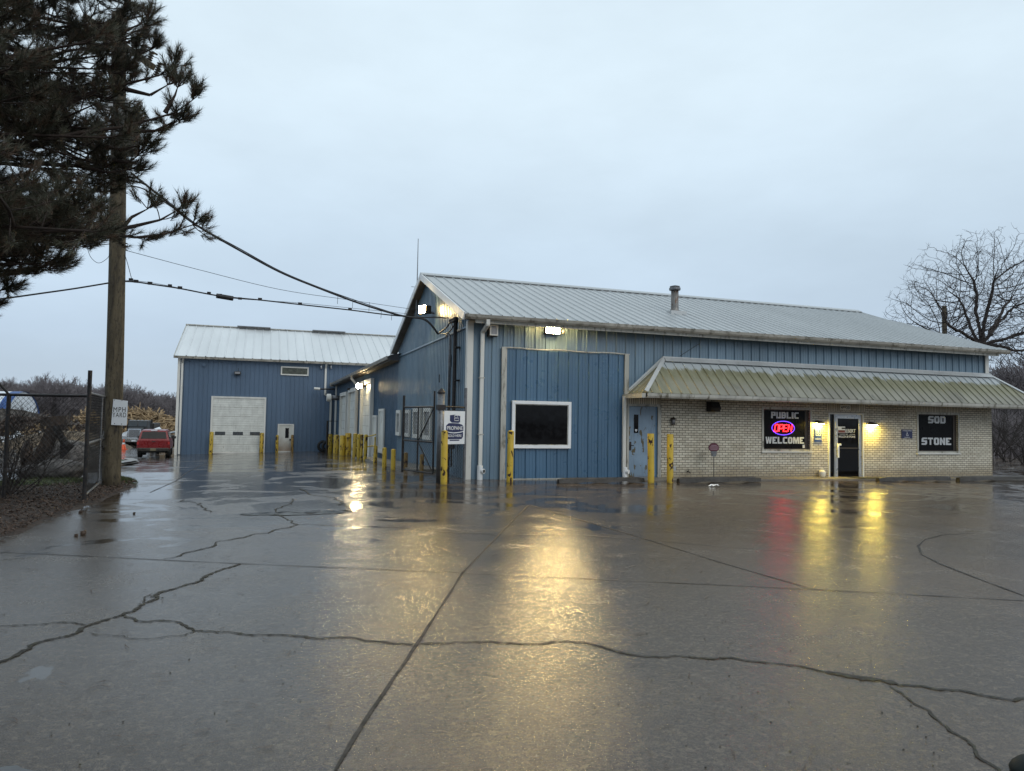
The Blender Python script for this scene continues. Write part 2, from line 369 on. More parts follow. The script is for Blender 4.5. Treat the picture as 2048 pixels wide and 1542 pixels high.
def copy_tree(o, loc=None, rz=None, label=None, sc=None):
    def rec(s, par):
        c = s.copy(); C.collection.objects.link(c)
        if par is not None: c.parent = par
        for ch in s.children: rec(ch, c)
        return c
    c = rec(o, None)
    if loc is not None: c.location = loc
    if rz is not None: c.rotation_euler = (0, 0, rz)
    if sc is not None: c.scale = (sc, sc, sc)
    if label: c['label'] = label
    return c
def struct(o): o['kind'] = 'structure'; return o
def text(name, s, m, parent, loc, h, rot=(math.pi/2, 0, 0), bold=.0, sx=1., depth=.002, shear=0., align='CENTER', fit=None, space=1.):
    cu = bpy.data.curves.new(name, 'FONT'); cu.body = s; cu.size = 1; cu.offset = bold; cu.extrude = .0; cu.align_x = align; cu.shear = shear; cu.space_character = space
    o = bpy.data.objects.new(name, cu); C.collection.objects.link(o)
    me = bpy.data.meshes.new_from_object(o.evaluated_get(bpy.context.evaluated_depsgraph_get()))
    bpy.data.objects.remove(o)
    co = np.array([v.co[:] for v in me.vertices]); lo, hi = co.min(0), co.max(0)
    k = h/(hi[1]-lo[1]); kx = k*sx if fit is None else fit/(hi[0]-lo[0])
    R = Matrix.Rotation(rot[2], 4, 'Z') @ Matrix.Rotation(rot[0], 4, 'X')
    off = Vector((0, 0, 0)); q = parent
    while q is not None: off += q.location; q = q.parent
    for v in me.vertices:
        p = Vector(((v.co.x-(lo[0]+hi[0])/2)*kx, (v.co.y-(lo[1]+hi[1])/2)*k, 0))
        v.co = R @ p + Vector(loc) - off
    me.materials.clear(); me.materials.append(MT[m])
    ob = bpy.data.objects.new(name, me); C.collection.objects.link(ob); ob.parent = parent
    return ob
def ribbon(mb, pts, w, z=0.0, flat=None, jag=0., rng=random, step=None, taper=False, frame=None):
    """flat strip with mitred joints; frame=(O,u,v,n) or None for the ground (x,y -> ground height + z)"""
    q = [Vector((p[0], p[1])) for p in pts]
    if step:
        r = [q[0]]
        for a, b in zip(q, q[1:]):
            k = max(1, int((b-a).length/step))
            for i in range(1, k+1): r.append(a.lerp(b, i/k))
        q = [v+Vector((rng.uniform(-jag, jag), rng.uniform(-jag, jag))) if 0 < i < len(r)-1 else v for i, v in enumerate(r)]
    L, Rr = [], []
    for i, p in enumerate(q):
        t = q[min(i+1, len(q)-1)]-q[max(i-1, 0)]; t.normalize(); nn = Vector((-t.y, t.x))
        ww = (w(i/(len(q)-1)) if callable(w) else w)/2*(rng.uniform(.45, 1.5) if jag else 1)
        if taper and (i == 0 or i == len(q)-1): ww *= .2
        L.append(p+nn*ww); Rr.append(p-nn*ww)
    def m(p):
        if frame: O, u, v, n = frame; return Vector(O)+Vector(u)*p.x+Vector(v)*p.y+Vector(n)*z
        return Vector((p.x, p.y, G(p.x, p.y)+z))
    vs = [m(p) for p in Rr]+[m(p) for p in L]; k = len(q)
    return mb.add(vs, [(i, i+1, k+i+1, k+i) for i in range(k-1)])
def ribbed(mb, O, u, v, n, L, v0, v1, pitch, prof, s0=0.):
    """ribbed sheet: columns along u, each from height v0(s) to v1(s) along v, pushed out along n by the profile"""
    O, u, v, n = Vector(O), Vector(u), Vector(v), Vector(n); st = []
    k = -1
    while k*pitch+s0 < L+pitch:
        for a, h in prof:
            s = s0+k*pitch+a
            if -1e-6 <= s <= L: st.append((s, h))
        k += 1
    if st[0][0] > 1e-4: st.insert(0, (0, st[0][1]))
    if st[-1][0] < L-1e-4: st.append((L, st[-1][1]))
    c = lambda f, s: f(s) if callable(f) else f
    vs = []
    for s, h in st: vs += [O+u*s+v*c(v0, s)+n*h, O+u*s+v*c(v1, s)+n*h]
    mb.add(vs, [(2*i, 2*i+2, 2*i+3, 2*i+1) for i in range(len(st)-1)])
PBR = [(0, 0), (.085, 0), (.09, .006), (.11, .006), (.115, 0), (.175, 0), (.18, .006), (.20, .006), (.205, 0), (.262, 0), (.278, .034), (.298, .034), (.304, .004)]
TIGHT = [(0, 0), (.12, 0), (.122, .015), (.165, .015), (.167, 0)]
ROOFP = [(0, 0), (.27, 0), (.285, .032), (.303, .032), (.318, 0)]
# ============================================================ GROUND
def sheet(name, xs, ys, m, dz=0., inside=None):
    vs = [(x, y, G(x, y)+dz) for y in ys for x in xs]; n = len(xs); fs = []
    for j in range(len(ys)-1):
        for i in range(n-1):
            if inside is None or inside((xs[i]+xs[i+1])/2, (ys[j]+ys[j+1])/2): fs.append((j*n+i, j*n+i+1, (j+1)*n+i+1, (j+1)*n+i))
    mb = MB(); mb.add(vs, fs); return mb.build(name, m)
far = [-1500, -700, -350, -200]
xs = far + list(range(-150, -9, 10)) + list(range(-9, 6)) + list(range(6, 31, 1)) + [40, 60, 100, 200, 400, 900, 1500]
ys = [-1500, -400, -100, -40] + list(range(-30, 25, 1)) + list(range(25, 54, 1)) + [60, 70, 80, 95, 115, 133, 160, 220, 400, 900, 1800]
struct(sheet('ground', xs, ys, 'brown', -.05))
pxs = [-70, -60, -50, -40, -30, -20, -15, -12] + list(range(-9, 31)) + [40, 55]
pys = [-20, -10] + [v for v in range(-5, 54)] + [60, 70, 80, 95, 112]
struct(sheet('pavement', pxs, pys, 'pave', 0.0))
rng = random.Random(5)
joints = [[(0, 1105), (160, 1112), (320, 1120), (480, 1127.5), (925, 1146), (1240, 1161), (1640, 1180), (2048, 1202)],
          [(670, 1542), (740, 1425), (830, 1295), (925, 1146), (1024, 1042), (1058, 1010)],
          [(1058, 1010), (1264, 1070), (1440, 1125), (1629, 1180)],
          [(1949, 1066), (1884, 1070), (1850, 1079), (1836, 1092), (1844, 1110), (1880, 1128), (1949, 1155), (2048, 1192)],
          [(1000, 1069), (1174, 1071), (1400, 1090), (1620, 1106)],
          [(217, 999.5), (420, 997), (560, 990)], [(1484, 988), (1740, 1036), (1949, 1078)], [(300, 985), (352, 962), (420, 925)], [(250, 945), (500, 938), (700, 934)],
          [(1700, 995), (1830, 990), (1990, 1000)]]
JW = [.016, .020, .018, .022, .012, .014, .012, .02, .014, .010]
mb = MB()
for pl, w in zip(joints, JW):
    ribbon(mb, [GP(*p)[:2] for p in pl], w, .004, jag=.003, rng=rng, step=.25)
struct(mb.build('pavement_joint', 'joint'))
cracks = [([(480, 1127.5), (430, 1145), (350, 1178), (295, 1205), (245, 1230), (180, 1250), (145, 1270), (60, 1292), (0, 1325), (-60, 1350)], .030),
          ([(245, 1231), (345, 1243), (390, 1262), (480, 1268), (600, 1273), (690, 1275), (780, 1287), (830, 1290)], .020),
          ([(835, 1289), (940, 1284), (1024, 1286), (1104, 1285), (1224, 1300), (1264, 1310), (1374, 1314), (1454, 1316), (1524, 1325), (1599, 1332), (1649, 1345)], .020),
          ([(1649, 1345), (1724, 1357), (1799, 1372)], .05), ([(1799, 1372), (1924, 1382), (2048, 1398), (2120, 1406)], .020),
          ([(1779, 1372), (1824, 1405), (1874, 1440), (1949, 1495), (1999, 1540), (2020, 1570)], .014),
          ([(-40, 1256), (0, 1253), (100, 1247), (170, 1250)], .014), ([(180, 1267), (370, 1271), (385, 1265), (388, 1262)], .010),
          ([(325, 1118), (375, 1105), (425, 1094), (440, 1082), (500, 1072), (550, 1060), (595, 1049), (575, 1040), (552, 1025), (565, 1012), (582, 997)], .022),
          ([(595, 1049), (700, 1052), (830, 1058), (995, 1070)], .016), ([(602, 977), (625, 990), (670, 995), (683, 1002), (700, 1017)], .025),
          ([(0, 1121), (65, 1116)], .012), ([(370, 999), (395, 1010), (420, 1025)], .022), ([(352, 1178), (300, 1190), (290, 1207)], .010)]
mb = MB()
for pl, w in cracks:
    pts_ = [Vector(GP(*p)[:2]) for p in pl]
    for it in range(5):                                # midpoint displacement: a broken, wandering edge
        nx = [pts_[0]]
        for a_, b_ in zip(pts_, pts_[1:]):
            d_ = b_-a_; L_ = d_.length
            if L_ > .035: nx.append((a_+b_)/2+Vector((-d_.y, d_.x))*rng.gauss(0, .085))
            nx.append(b_)
        pts_ = nx
    ribbon(mb, pts_, w*1.05, .005, jag=.0015, rng=rng, taper=True)
    for q_ in pts_[2:-2]:
        if rng.random() < .10:                         # crumbled chips off the edge
            s_ = rng.uniform(.3, .9)*w; c_ = q_+Vector((rng.gauss(0, w*.7), rng.gauss(0, w*.7))); k_ = [(c_.x+s_*rng.uniform(.4, 1)*math.cos(t_), c_.y+s_*rng.uniform(.4, 1)*math.sin(t_)) for t_ in (0, 1.2, 2.4, 3.7, 5)]
            mb.add([(x_, y_, G(x_, y_)+.0065) for x_, y_ in k_], [(0, 1, 2, 3, 4)])
struct(mb.build('pavement_crack', 'crack'))
# puddles: thin ragged sheets of water
def blob(mb, c, rx, ry, z, n=40, seed=0):
    r = random.Random(seed); ph = [r.uniform(0, 6.3) for _ in range(5)]; vs = [(c[0], c[1], G(c[0], c[1])+z)]
    for i in range(n):
        a = 2*math.pi*i/n; k = 1+.16*math.sin(2*a+ph[0])+.12*math.sin(3*a+ph[1])+.09*math.sin(5*a+ph[2])+.05*math.sin(9*a+ph[3])+.03*math.sin(14*a+ph[4])
        x, y = c[0]+rx*k*math.cos(a), c[1]+ry*k*math.sin(a); vs.append((x, y, G(x, y)+z))
    mb.add(vs, [(0, i+1, (i+1) % n+1) for i in range(n)])
mb = MB()
q = GP(606, 1026); blob(mb, (q.x, q.y), .75, .26, .006, seed=1)
q = GP(0, 1545); blob(mb, (q.x-.1, q.y-.1), .30, .14, .006, seed=3)
struct(mb.build('puddle', 'puddle'))
# bark mulch bed on the left, grass strip behind it
bedpx = [(-500, 1330), (-200, 1185), (0, 1084), (95, 1042), (150, 1022), (190, 1008), (235, 990), (275, 969), (236, 966), (200, 969), (130, 972), (60, 976), (-60, 982), (-300, 990)]
bed = [GP(*p)[:2] for p in bedpx]
bed = bed[:8]+bed[8:]+[(-16, 17), (-16, 2)]
def inpoly(x, y, poly):
    c = False; n = len(poly)
    for i in range(n):
        x1, y1 = poly[i]; x2, y2 = poly[i-1]
        if (y1 > y) != (y2 > y) and x < (x2-x1)*(y-y1)/(y2-y1)+x1: c = not c
    return c
def dist_poly(x, y, poly):
    d = 1e9; n = len(poly)
    for i in range(n):
        ax, ay = poly[i-1]; bx, by = poly[i]; t = clip(((x-ax)*(bx-ax)+(y-ay)*(by-ay))/max(1e-9, (bx-ax)**2+(by-ay)**2), 0, 1)
        d = min(d, math.hypot(x-ax-t*(bx-ax), y-ay-t*(by-ay)))
    return d
def mound(name, poly, m, hmax, soft, step, rough, seed, kind='structure', base=-.03):
    r = random.Random(seed); x0, x1 = min(p[0] for p in poly), max(p[0] for p in poly); y0, y1 = min(p[1] for p in poly), max(p[1] for p in poly)
    nx, ny = int((x1-x0)/step)+2, int((y1-y0)/step)+2; vs = []; ok = []
    for j in range(ny):
        for i in range(nx):
            x, y = x0+i*step+r.uniform(-.3, .3)*step, y0+j*step+r.uniform(-.3, .3)*step
            ins = inpoly(x, y, poly); d = dist_poly(x, y, poly); h = hmax*min(1, d/soft)**.6 if ins else -.02
            if not ins and d > step*1.2: ok.append(False)
            else: ok.append(True)
            vs.append((x, y, G(x, y)+max(base, h+(r.uniform(-rough, rough) if ins else 0)+(.0 if ins else base))))
    fs = []
    for j in range(ny-1):
        for i in range(nx-1):
            a = j*nx+i
            if ok[a] and ok[a+1] and ok[a+nx] and ok[a+nx+1]: fs.append((a, a+1, a+nx+1, a+nx))
    mb = MB(); mb.add(vs, fs); o = mb.build(name, m, smooth=True); o['kind'] = kind; return o
mound('mulch_bed', bed, 'mulch', .05, .5, .12, .018, 1)
grassA = [GP(*p)[:2] for p in ((-60, 983), (60, 977), (130, 973), (165, 969), (165, 962), (100, 962), (0, 966), (-60, 970))]
grassB = [GP(*p)[:2] for p in ((236, 966), (276, 968.5), (262, 962), (240, 958), (222, 958), (210, 963))]
grassC = [GP(*p)[:2] for p in ((226, 930), (262, 926), (245, 919), (226, 917), (120, 917), (100, 930))]
mound('grass_strip', grassA, 'grass', .07, .3, .15, .02, 2); mound('grass_verge', grassB, 'grass', .07, .3, .12, .02, 3); mound('grass_island', grassC, 'grass', .08, .4, .3, .02, 4)
mb = MB(); cp = [GP(*p) for p in ((226, 932.5), (250, 930), (266, 926), (255, 921))]
ribbon(mb, [p[:2] for p in cp], .35, .12, step=.5)
ribbon(mb, [p[:2] for p in cp], .45, .06, step=.5); o = mb.build('island_kerb', 'walk'); struct(o)
# grass blades and chips
def blades(name, poly, n, m, h, w, seed, label, cat, z0=.03):
    r = random.Random(seed); x0, x1 = min(p[0] for p in poly), max(p[0] for p in poly); y0, y1 = min(p[1] for p in poly), max(p[1] for p in poly)
    vs, fs = [], []
    while len(fs) < n:
        x, y = r.uniform(x0, x1), r.uniform(y0, y1)
        if not inpoly(x, y, poly): continue
        a = r.uniform(0, 6.28); t = r.uniform(.3, 1)*h; z = G(x, y)+z0; dx, dy = math.cos(a)*w, math.sin(a)*w; lx, ly = r.uniform(-.5, .5)*t, r.uniform(-.5, .5)*t
        k = len(vs); vs += [(x-dx, y-dy, z), (x+dx, y+dy, z), (x+lx, y+ly, z+t)]; fs.append((k, k+1, k+2))
    mb = MB(); mb.add(vs, fs); tag(mb.build(name, m), label, cat, kind='stuff')
blades('grass_blades', grassA, 7000, 'grass', .10, .006, 7, 'short green winter grass behind the mulch bed at the fence', 'grass')
blades('grass_tufts', grassB, 2500, 'grass', .09, .006, 8, 'small patch of green grass at the foot of the utility pole', 'grass')
def chips(name, poly, n, m, seed, label, cat, size=.03, z0=.06, dens=None):
    r = random.Random(seed); x0, x1 = min(p[0] for p in poly), max(p[0] for p in poly); y0, y1 = min(p[1] for p in poly), max(p[1] for p in poly)
    mb = MB(); k = 0
    while k < n:
        x, y = r.uniform(x0, x1), r.uniform(y0, y1)
        if not inpoly(x, y, poly): continue
        k += 1; s = r.uniform(.4, 1.4)*size
        mb.box((x, y, G(x, y)+z0+r.uniform(0, .02)), (s*1.6, s*.6, s*.25), (r.uniform(-1, 1), r.uniform(-1, 1), r.uniform(-.5, .5)), (r.uniform(-.6, .6), r.uniform(-.6, .6), 1))
    tag(mb.build(name, m), label, cat, kind='stuff')
chips('bark_chips', [(-8, 5), (-2.2, 9.5), (-2.3, 17), (-8, 17)] and [p for p in bed if p[0] > -9], 5200, 'chip', 3, 'loose bark chips and pine litter over the mulch bed', 'mulch')
# pine needles and grit blown over the concrete
r = random.Random(9); mb = MB()
for _ in range(900):
    y = 2.5+14*r.random()**1.6; x = r.uniform(-.75, .55)*y+1
    if inpoly(x, y, bed): continue
    a = r.gauss(.1, .6); ln = r.uniform(.025, .11)*(.7+y*.05)
    dx, dy = math.cos(a)*ln/2, math.sin(a)*ln/2; bx = r.uniform(-.012, .012)
    ribbon(mb, [(x-dx, y-dy), (x+bx, y+bx), (x+dx, y+dy)], .003+.0005*y, .009)
tag(mb.build('fallen_needles', 'chip'), 'brown pine needles scattered over the wet concrete', 'pine needles', kind='stuff')
mb = MB()
for _ in range(700):
    y = 2.5+14*r.random()**1.5; x = r.uniform(-.7, .9)*y+1; s = r.uniform(.0015, .0045)
    if inpoly(x, y, bed): continue
    mb.box((x, y, G(x, y)+s*.5+.002), (s*2, s*1.4, s), (r.uniform(-1, 1), r.uniform(-1, 1), 0))
tag(mb.build('grit', 'crack'), 'small dark grit scattered on the wet concrete', 'grit', kind='stuff')
def cone_thing(px, py, s, label):
    p = GP(px, py); mb = MB(); rr = random.Random(px)
    prof = [(0.012, 0), (.028, .012), (.034, .03), (.028, .05), (.014, .068), (.002, .074)]
    mb.lathe((p.x, p.y, p.z+.025*s), [(a*s, (b-.03)*s) for a, b in prof], 10, (1, rr.uniform(-1, 1), .15))
    for k in range(30):
        a = rr.uniform(0, 6.28); t = rr.uniform(-.03, .035)*s
        mb.box((p.x+t, p.y+math.cos(a)*.03*s, p.z+.025*s+math.sin(a)*.028*s), (.02*s, .014*s, .006*s), (1, math.cos(a), math.sin(a)))
    tag(mb.build('pine_cone', 'darkwood'), label, 'pine cone', 'pine cones fallen on the concrete')
cone_thing(161, 1026, .75, 'dark pine cone lying nearest the foot of the gate'); cone_thing(152, 1073, .6, 'small dark pine cone beside the brown one')
cone_thing(166, 1070, .95, 'largest, brown pine cone on the concrete'); cone_thing(268, 1028, .5, 'tiny pine cone alone out on the driveway'); cone_thing(48, 1058, .8, 'dark pine cone at the edge of the mulch bed')

# ============================================================ FRONT BUILDING
fb = thing('front_building', 'blue ribbed metal building with a pale metal roof and a white brick shop front', 'building', (SX, FY, 0))
XR = 23.66; EH = 4.22; YM = 22.9; YB = 28.0; RZ = 6.28
SL = (RZ-4.24)/(YM-17.35)
def gz(y): return RZ-.16-SL*abs(y-YM)                    # wall top below the roof
mb = MB()
ribbed(mb, (SX, FY, -.35), (1, 0, 0), (0, 0, 1), (0, -1, 0), 18.66, 0, EH+.32, .304, PBR, .05)
mb.quad((SX, FY+.15, -.3), (XR, FY+.15, -.3), (XR, FY+.15, 4.2), (SX, FY+.15, 4.2))
mb.build('front_wall', 'light_blue', fb)
mb = MB()
ribbed(mb, (SX, FY, -.35), (0, 1, 0), (0, 0, 1), (-1, 0, 0), YB-FY, 0, lambda s: 3.98+.35, .2, TIGHT, .02)
mb.build('side_wall', 'light_blue', fb)
mb = MB()
ribbed(mb, (SX-.012, FY, 0), (0, 1, 0), (0, 0, 1), (-1, 0, 0), YB-FY, 3.98, lambda s: max(3.99, gz(FY+s)), .2, TIGHT, .02)
mb.build('gable_wall', 'light_blue', fb)
mb = MB(); mb.bb(XR-.02, XR, FY, YB, -.5, 4.1); mb.prism([(FY, 4.1), (YB, 4.1), (YM, RZ-.2)], (XR-.01, 0, 0), (0, 1, 0), (0, 0, 1), -.01, .01); mb.bb(SX+.1, XR-.1, YB-.02, YB, -.5, 4.1)
mb.build('rear_wall', 'low_blue', fb)
mb = MB(); mb.bb(SX-.055, SX-.035, FY, YB, 3.95, 4.0); mb.build('wall_flashing', 'light_blue', fb)
# roof
cosr = 1/math.hypot(1, SL); up = Vector((0, 1, SL)).normalized(); nr = Vector((0, -SL, 1)).normalized()
X0 = 4.74; X1 = 24.05; X1r = 23.1; EY = 17.35; LEN = math.hypot(YM-EY, RZ-4.24)
mb = MB()
def vtop(s):
    x = X0+s
    return LEN if x <= X1r else LEN*max(0.01, (X1-x)/(X1-X1r))
ribbed(mb, (X0, EY, 4.24), (1, 0, 0), up, nr, X1-X0, -.03, vtop, .3045, [(0, 0), (.255, 0), (.268, .032), (.286, .032), (.2985, 0)], .12)
mb.build('roof', 'roof', fb)
mb = MB(); dn = Vector((0, 1, -SL)).normalized(); ribbed(mb, (X0, YM, RZ), (1, 0, 0), dn, Vector((0, SL, 1)).normalized(), X1r-X0, 0, LEN+.1, .3045, [(0, 0), (.255, 0), (.268, .032), (.286, .032), (.2985, 0)], .12)
mb.quad((X1r, YM, RZ), (X1, EY, 4.24), (X1, YB+.4, 4.24), (X1r, YM, RZ-.01)); mb.build('rear_roof', 'roof', fb)
mb = MB(); mb.prism([(-.22, -.06), (0, .045), (.22, -.06), (.2, -.085), (0, .0), (-.2, -.085)], (X0-.02, YM, RZ+.035), (0, 1, 0), (0, 0, 1), 0, X1r-X0+.04)
mb.build('ridge_cap', 'roof', fb)
mb = MB()                                              # rake boards
for sg in (-1, 1):
    a = Vector((X0-.01, YM, RZ-.06)); b = Vector((X0-.01, YM+sg*(YM-EY+.0), 4.24-.06)); d = (b-a); L = d.length; d.normalize()
    upn = Vector((0, -d.z*(1 if d.y > 0 else -1), abs(d.y)))
    mb.box((a+b)/2, (L, .035, .20), d, upn)
mb.build('rake_trim', 'white', fb)
mb = MB()
for sg in (-1, 1):
    a = Vector((X0+.12, YM, RZ-.14)); b = Vector((X0+.12, YM+sg*(YM-EY-.1), 4.24-.12)); d = (b-a); L = d.length; d.normalize()
    mb.box((a+b)/2, (L, .24, .03), d, Vector((0, -d.z*(1 if d.y > 0 else -1), abs(d.y))))
mb.bb(X0+.1, X1-.4, EY+.02, FY-.04, 4.145, 4.165)
mb.build('soffit', 'soffit', fb)
GP_ = [(0, 0), (0, .115), (.012, .125), (.012, .012), (.10, .012), (.10, .125), (.115, .125), (.115, .07), (.10, 0)]
mb = MB(); mb.prism([(0, 0), (.09, 0), (.115, .05), (.12, .125), (.105, .125), (.1, .05), (.085, .012), (.012, .012), (.012, .125), (0, .125)], (X0, EY, 4.10), (0, -1, 0), (0, 0, 1), 0, -(X1-X0+.02) if False else 0.0001)
mb = MB()
prof = [(0, 0), (-.09, 0), (-.115, .05), (-.122, .125), (-.108, .125), (-.1, .05), (-.085, .012), (0, .012)]
def along_x(mb, prof, x0, x1, y, z):
    k = len(prof); vs = [(x0, y+a, z+b) for a, b in prof]+[(x1, y+a, z+b) for a, b in prof]
    mb.add(vs, [tuple(range(k))[::-1], tuple(range(k, 2*k))]+[(i, (i+1) % k, k+(i+1) % k, k+i) for i in range(k)])
along_x(mb, prof, X0, X1, EY, 4.10)
g = mb.build('gutter', 'gutter', fb)
mb = MB(); mb.bb(X0+.3, X1-.35, EY+.02, EY+.05, 4.02, 4.14); mb.bb(SX-.02, XR+.1, FY-.05, FY-.034, 4.08, 4.145); mb.build('fascia', 'trim_dirty', fb)
# corner trims
mb = MB(); mb.bb(SX-.065, SX+.10, FY-.065, FY-.04, -.05, 4.12); mb.bb(SX-.065, SX-.045, FY-.04, FY+.10, -.05, 4.12); mb.build('corner_trim', 'trim', fb)
mb = MB(); mb.bb(XR-.14, XR+.02, FY-.065, FY-.04, 3.35, 4.12); mb.bb(XR+.0, XR+.02, FY-.04, FY+.1, -.2, 4.12); mb.build('corner_trim', 'trim', fb)
# infilled bay with window
a = P(1007, 698, Y=FY); b = P(1248, 713, Y=FY); BX0, BX1, BT = a.x+.07, b.x-.02, 3.43
mb = MB(); ribbed(mb, (BX0, FY-.04, 0), (1, 0, 0), (0, 0, 1), (0, -1, 0), BX1-BX0, .36, BT, .304, PBR, .0); mb.build('infill_panel', 'infill_blue', fb)
mb = MB(); ribbed(mb, (BX0, FY-.052, 0), (1, 0, 0), (0, 0, 1), (0, -1, 0), BX1-BX0, 0.0, .365, .304, PBR, .0); mb.build('patch_panel', 'infill_blue', fb)
for xa, xb in ((BX0-.14, BX0), (BX1, BX1+.13)): MB().bb(xa, xb, FY-.10, FY-.03, -.03, BT+.02).build('bay_post_trim', 'trim_dirty', fb)
mb = MB(); pts = [(BX0-.15+(BX1-BX0+.3)*t, FY-.085, BT+.03+.012*math.sin(t*17)) for t in np.linspace(0, 1, 20)]; mb.tube(pts, .02, 5); mb.build('bay_head_trim', 'trim_dirty', fb)
mb = MB(); mb.bb(BX0-.1, BX1+.1, FY-.09, FY-.035, -.05, .012); mb.build('base_trim', 'trim_dirty', fb)
w0 = P(1024, 801, Y=FY-.1); w1 = P(1141, 897, Y=FY-.1)
def window(parent, x0, x1, z0, z1, y, t, mframe, mpane, deep=.06, name='window'):
    f = MB().frame(x0, x1, z0, z1, t, y-deep, y+.01).build(name, mframe, parent)
    bevel(f, .006)
    MB().bb(x0+t, x1-t, y-.012, y, z0+t, z1-t).build('pane', mpane, f)
    return f
wf = window(fb, w0.x, w1.x, w1.z, w0.z, FY-.085, .085, 'white', 'glass', .05)
mb = MB(); mb.frame(w0.x+.085, w1.x-.085, w1.z+.085, w0.z-.085, .02, FY-.11, FY-.098); mb.build('inner_frame', 'trim_dirty', wf)
# brick shop front
BXL = P(1321.7, 900, Y=FY-.12).x
BY = FY-.12
S0, S1, S2, S3 = [P(*p, Y=BY) for p in ((1836, 828), (1916, 903), (1527, 818), (1620, 899))]
D0, D1 = P(1656, 825, Y=BY), P(1727, 960, Y=BY)
BZ1 = 2.42
def wall_with_holes(mb, x0, x1, z0, z1, holes, y0, y1):
    cur = x0
    for hx0, hx1, hz0, hz1 in sorted(holes):
        mb.bb(cur, hx0, y0, y1, z0, z1)
        if hz0 > z0: mb.bb(hx0, hx1, y0, y1, z0, hz0)
        mb.bb(hx0, hx1, y0, y1, hz1, z1); cur = hx1
    mb.bb(cur, x1, y0, y1, z0, z1)
bx0 = P(1255, 900, Y=BY).x
mb = MB(); wall_with_holes(mb, BXL, XR+.04, -.25, BZ1, [(S2.x, S3.x, S3.z, S2.z), (D0.x, D1.x, -.25, D0.z), (S0.x, S1.x, S1.z, S0.z)], BY, FY-.04)
mb.build('brick_wall', 'brick', fb)
MB().bb(bx0, BXL, BY+.02, FY-.04, 2.06, BZ1).build('soldier_course', 'soldier', fb)
for x0, x1, z in ((D0.x-.06, D1.x+.1, D0.z+.06), (S0.x-.12, S1.x+.12, S0.z+.07)): MB().bb(x0, x1, BY-.004, BY+.05, z, z+.22).build('soldier_course', 'soldier', fb)
mb = MB(); mb.bb(BXL, XR+.05, BY-.02, BY+.1, -.25, -.06); mb.build('foundation', 'walk', fb)
def shop_window(a, b, label=None):
    f = MB(); t = .065
    f.frame(a.x-t, b.x+t, b.z-t, a.z+t, t, BY-.02, BY+.01)
    o = f.build('window', 'trim_dirty', fb)
    s = MB(); s.bb(a.x-t-.02, b.x+t+.02, BY-.05, BY+.0, b.z-t-.03, b.z-t+.01); s.build('sill', 'trim', o)
    i = MB(); i.frame(a.x, b.x-.12, b.z, a.z, .03, BY+.05, BY+.075); i.bb(b.x-.12, b.x, BY+.055, BY+.07, b.z, a.z); i.build('sash', 'bronze', o)
    MB().bb(a.x+.03, b.x-.15, BY+.062, BY+.07, b.z+.03, a.z-.03).build('pane', 'panel_black', o)
    return o
GL = {}
GL['P'] = (4, 5, ['####', '#..#', '####', '#...', '#...']); GL['U'] = (4, 5, ['#..#', '#..#', '#..#', '#..#', '####']); GL['B'] = (4, 5, ['###/', '#..#', '####', '#..#', '###/'])
GL['L'] = (4, 5, ['#...', '#...', '#...', '#...', '####']); GL['I'] = (1, 5, ['#']*5); GL['C'] = (4, 5, ['/###', '#...', '#...', '#...', '/###'])
GL['E'] = (4, 5, ['####', '#...', '###.', '#...', '####']); GL['O'] = (4, 5, ['/##/', '#..#', '#..#', '#..#', '/##/']); GL['S'] = (4, 5, ['/###', '#...', '####', '...#', '###/'])
GL['D'] = (4, 5, ['###/', '#..#', '#..#', '#..#', '###/']); GL['T'] = (4, 5, ['####']+['.##.']*4)
POLYL = {'N': [[(0, 0), (0, 1), (.34, 1), (.66, .42), (.66, 1), (1, 1), (1, 0), (.68, 0), (.33, .6), (.33, 0)]],
         'M': [[(0, 0), (0, 1), (.34, 1), (.5, .45), (.66, 1), (1, 1), (1, 0), (.76, 0), (.76, .62), (.58, 0), (.42, 0), (.24, .62), (.24, 0)]],
         'W': [[(0, 1), (.24, 1), (.31, .36), (.42, 1), (.58, 1), (.69, .36), (.76, 1), (1, 1), (.84, 0), (.60, 0), (.5, .55), (.40, 0), (.16, 0)]]}
CW = {4: [.36, .14, .14, .36], 1: [1.]}; RH = [.22, .17, .22, .17, .22]
def glyph(mb, ch, x, z, w, h, y, flip=False):
    if ch in POLYL:
        for poly in POLYL[ch]: mb.prism([(a*w, b*h) for a, b in poly], (x, y, z), (1, 0, 0), (0, 0, 1), 0, .004)
        return
    nx, ny, rows = GL[ch]; cw = CW[nx]; zz = z+h
    for j, row in enumerate(rows):
        xx = x; rh = RH[j]*h
        for i, c in enumerate(row):
            ww = cw[i]*w; m = min(ww, rh)*.85
            if c == '#': mb.prism([(0, 0), (ww, 0), (ww, rh), (0, rh)], (xx, y, zz-rh), (1, 0, 0), (0, 0, 1), 0, .004)
            elif c == '/':
                L, T = i == 0, j == 0
                if L and T: pl = [(0, 0), (ww, 0), (ww, rh), (m, rh), (0, rh-m)]
                elif L: pl = [(m, 0), (ww, 0), (ww, rh), (0, rh), (0, m)]
                elif T: pl = [(0, 0), (ww, 0), (ww, rh-m), (ww-m, rh), (0, rh)]
                else: pl = [(0, 0), (ww-m, 0), (ww, m), (ww, rh), (0, rh)]
                mb.prism(pl, (xx, y, zz-rh), (1, 0, 0), (0, 0, 1), 0, .004)
            xx += ww
        zz -= rh
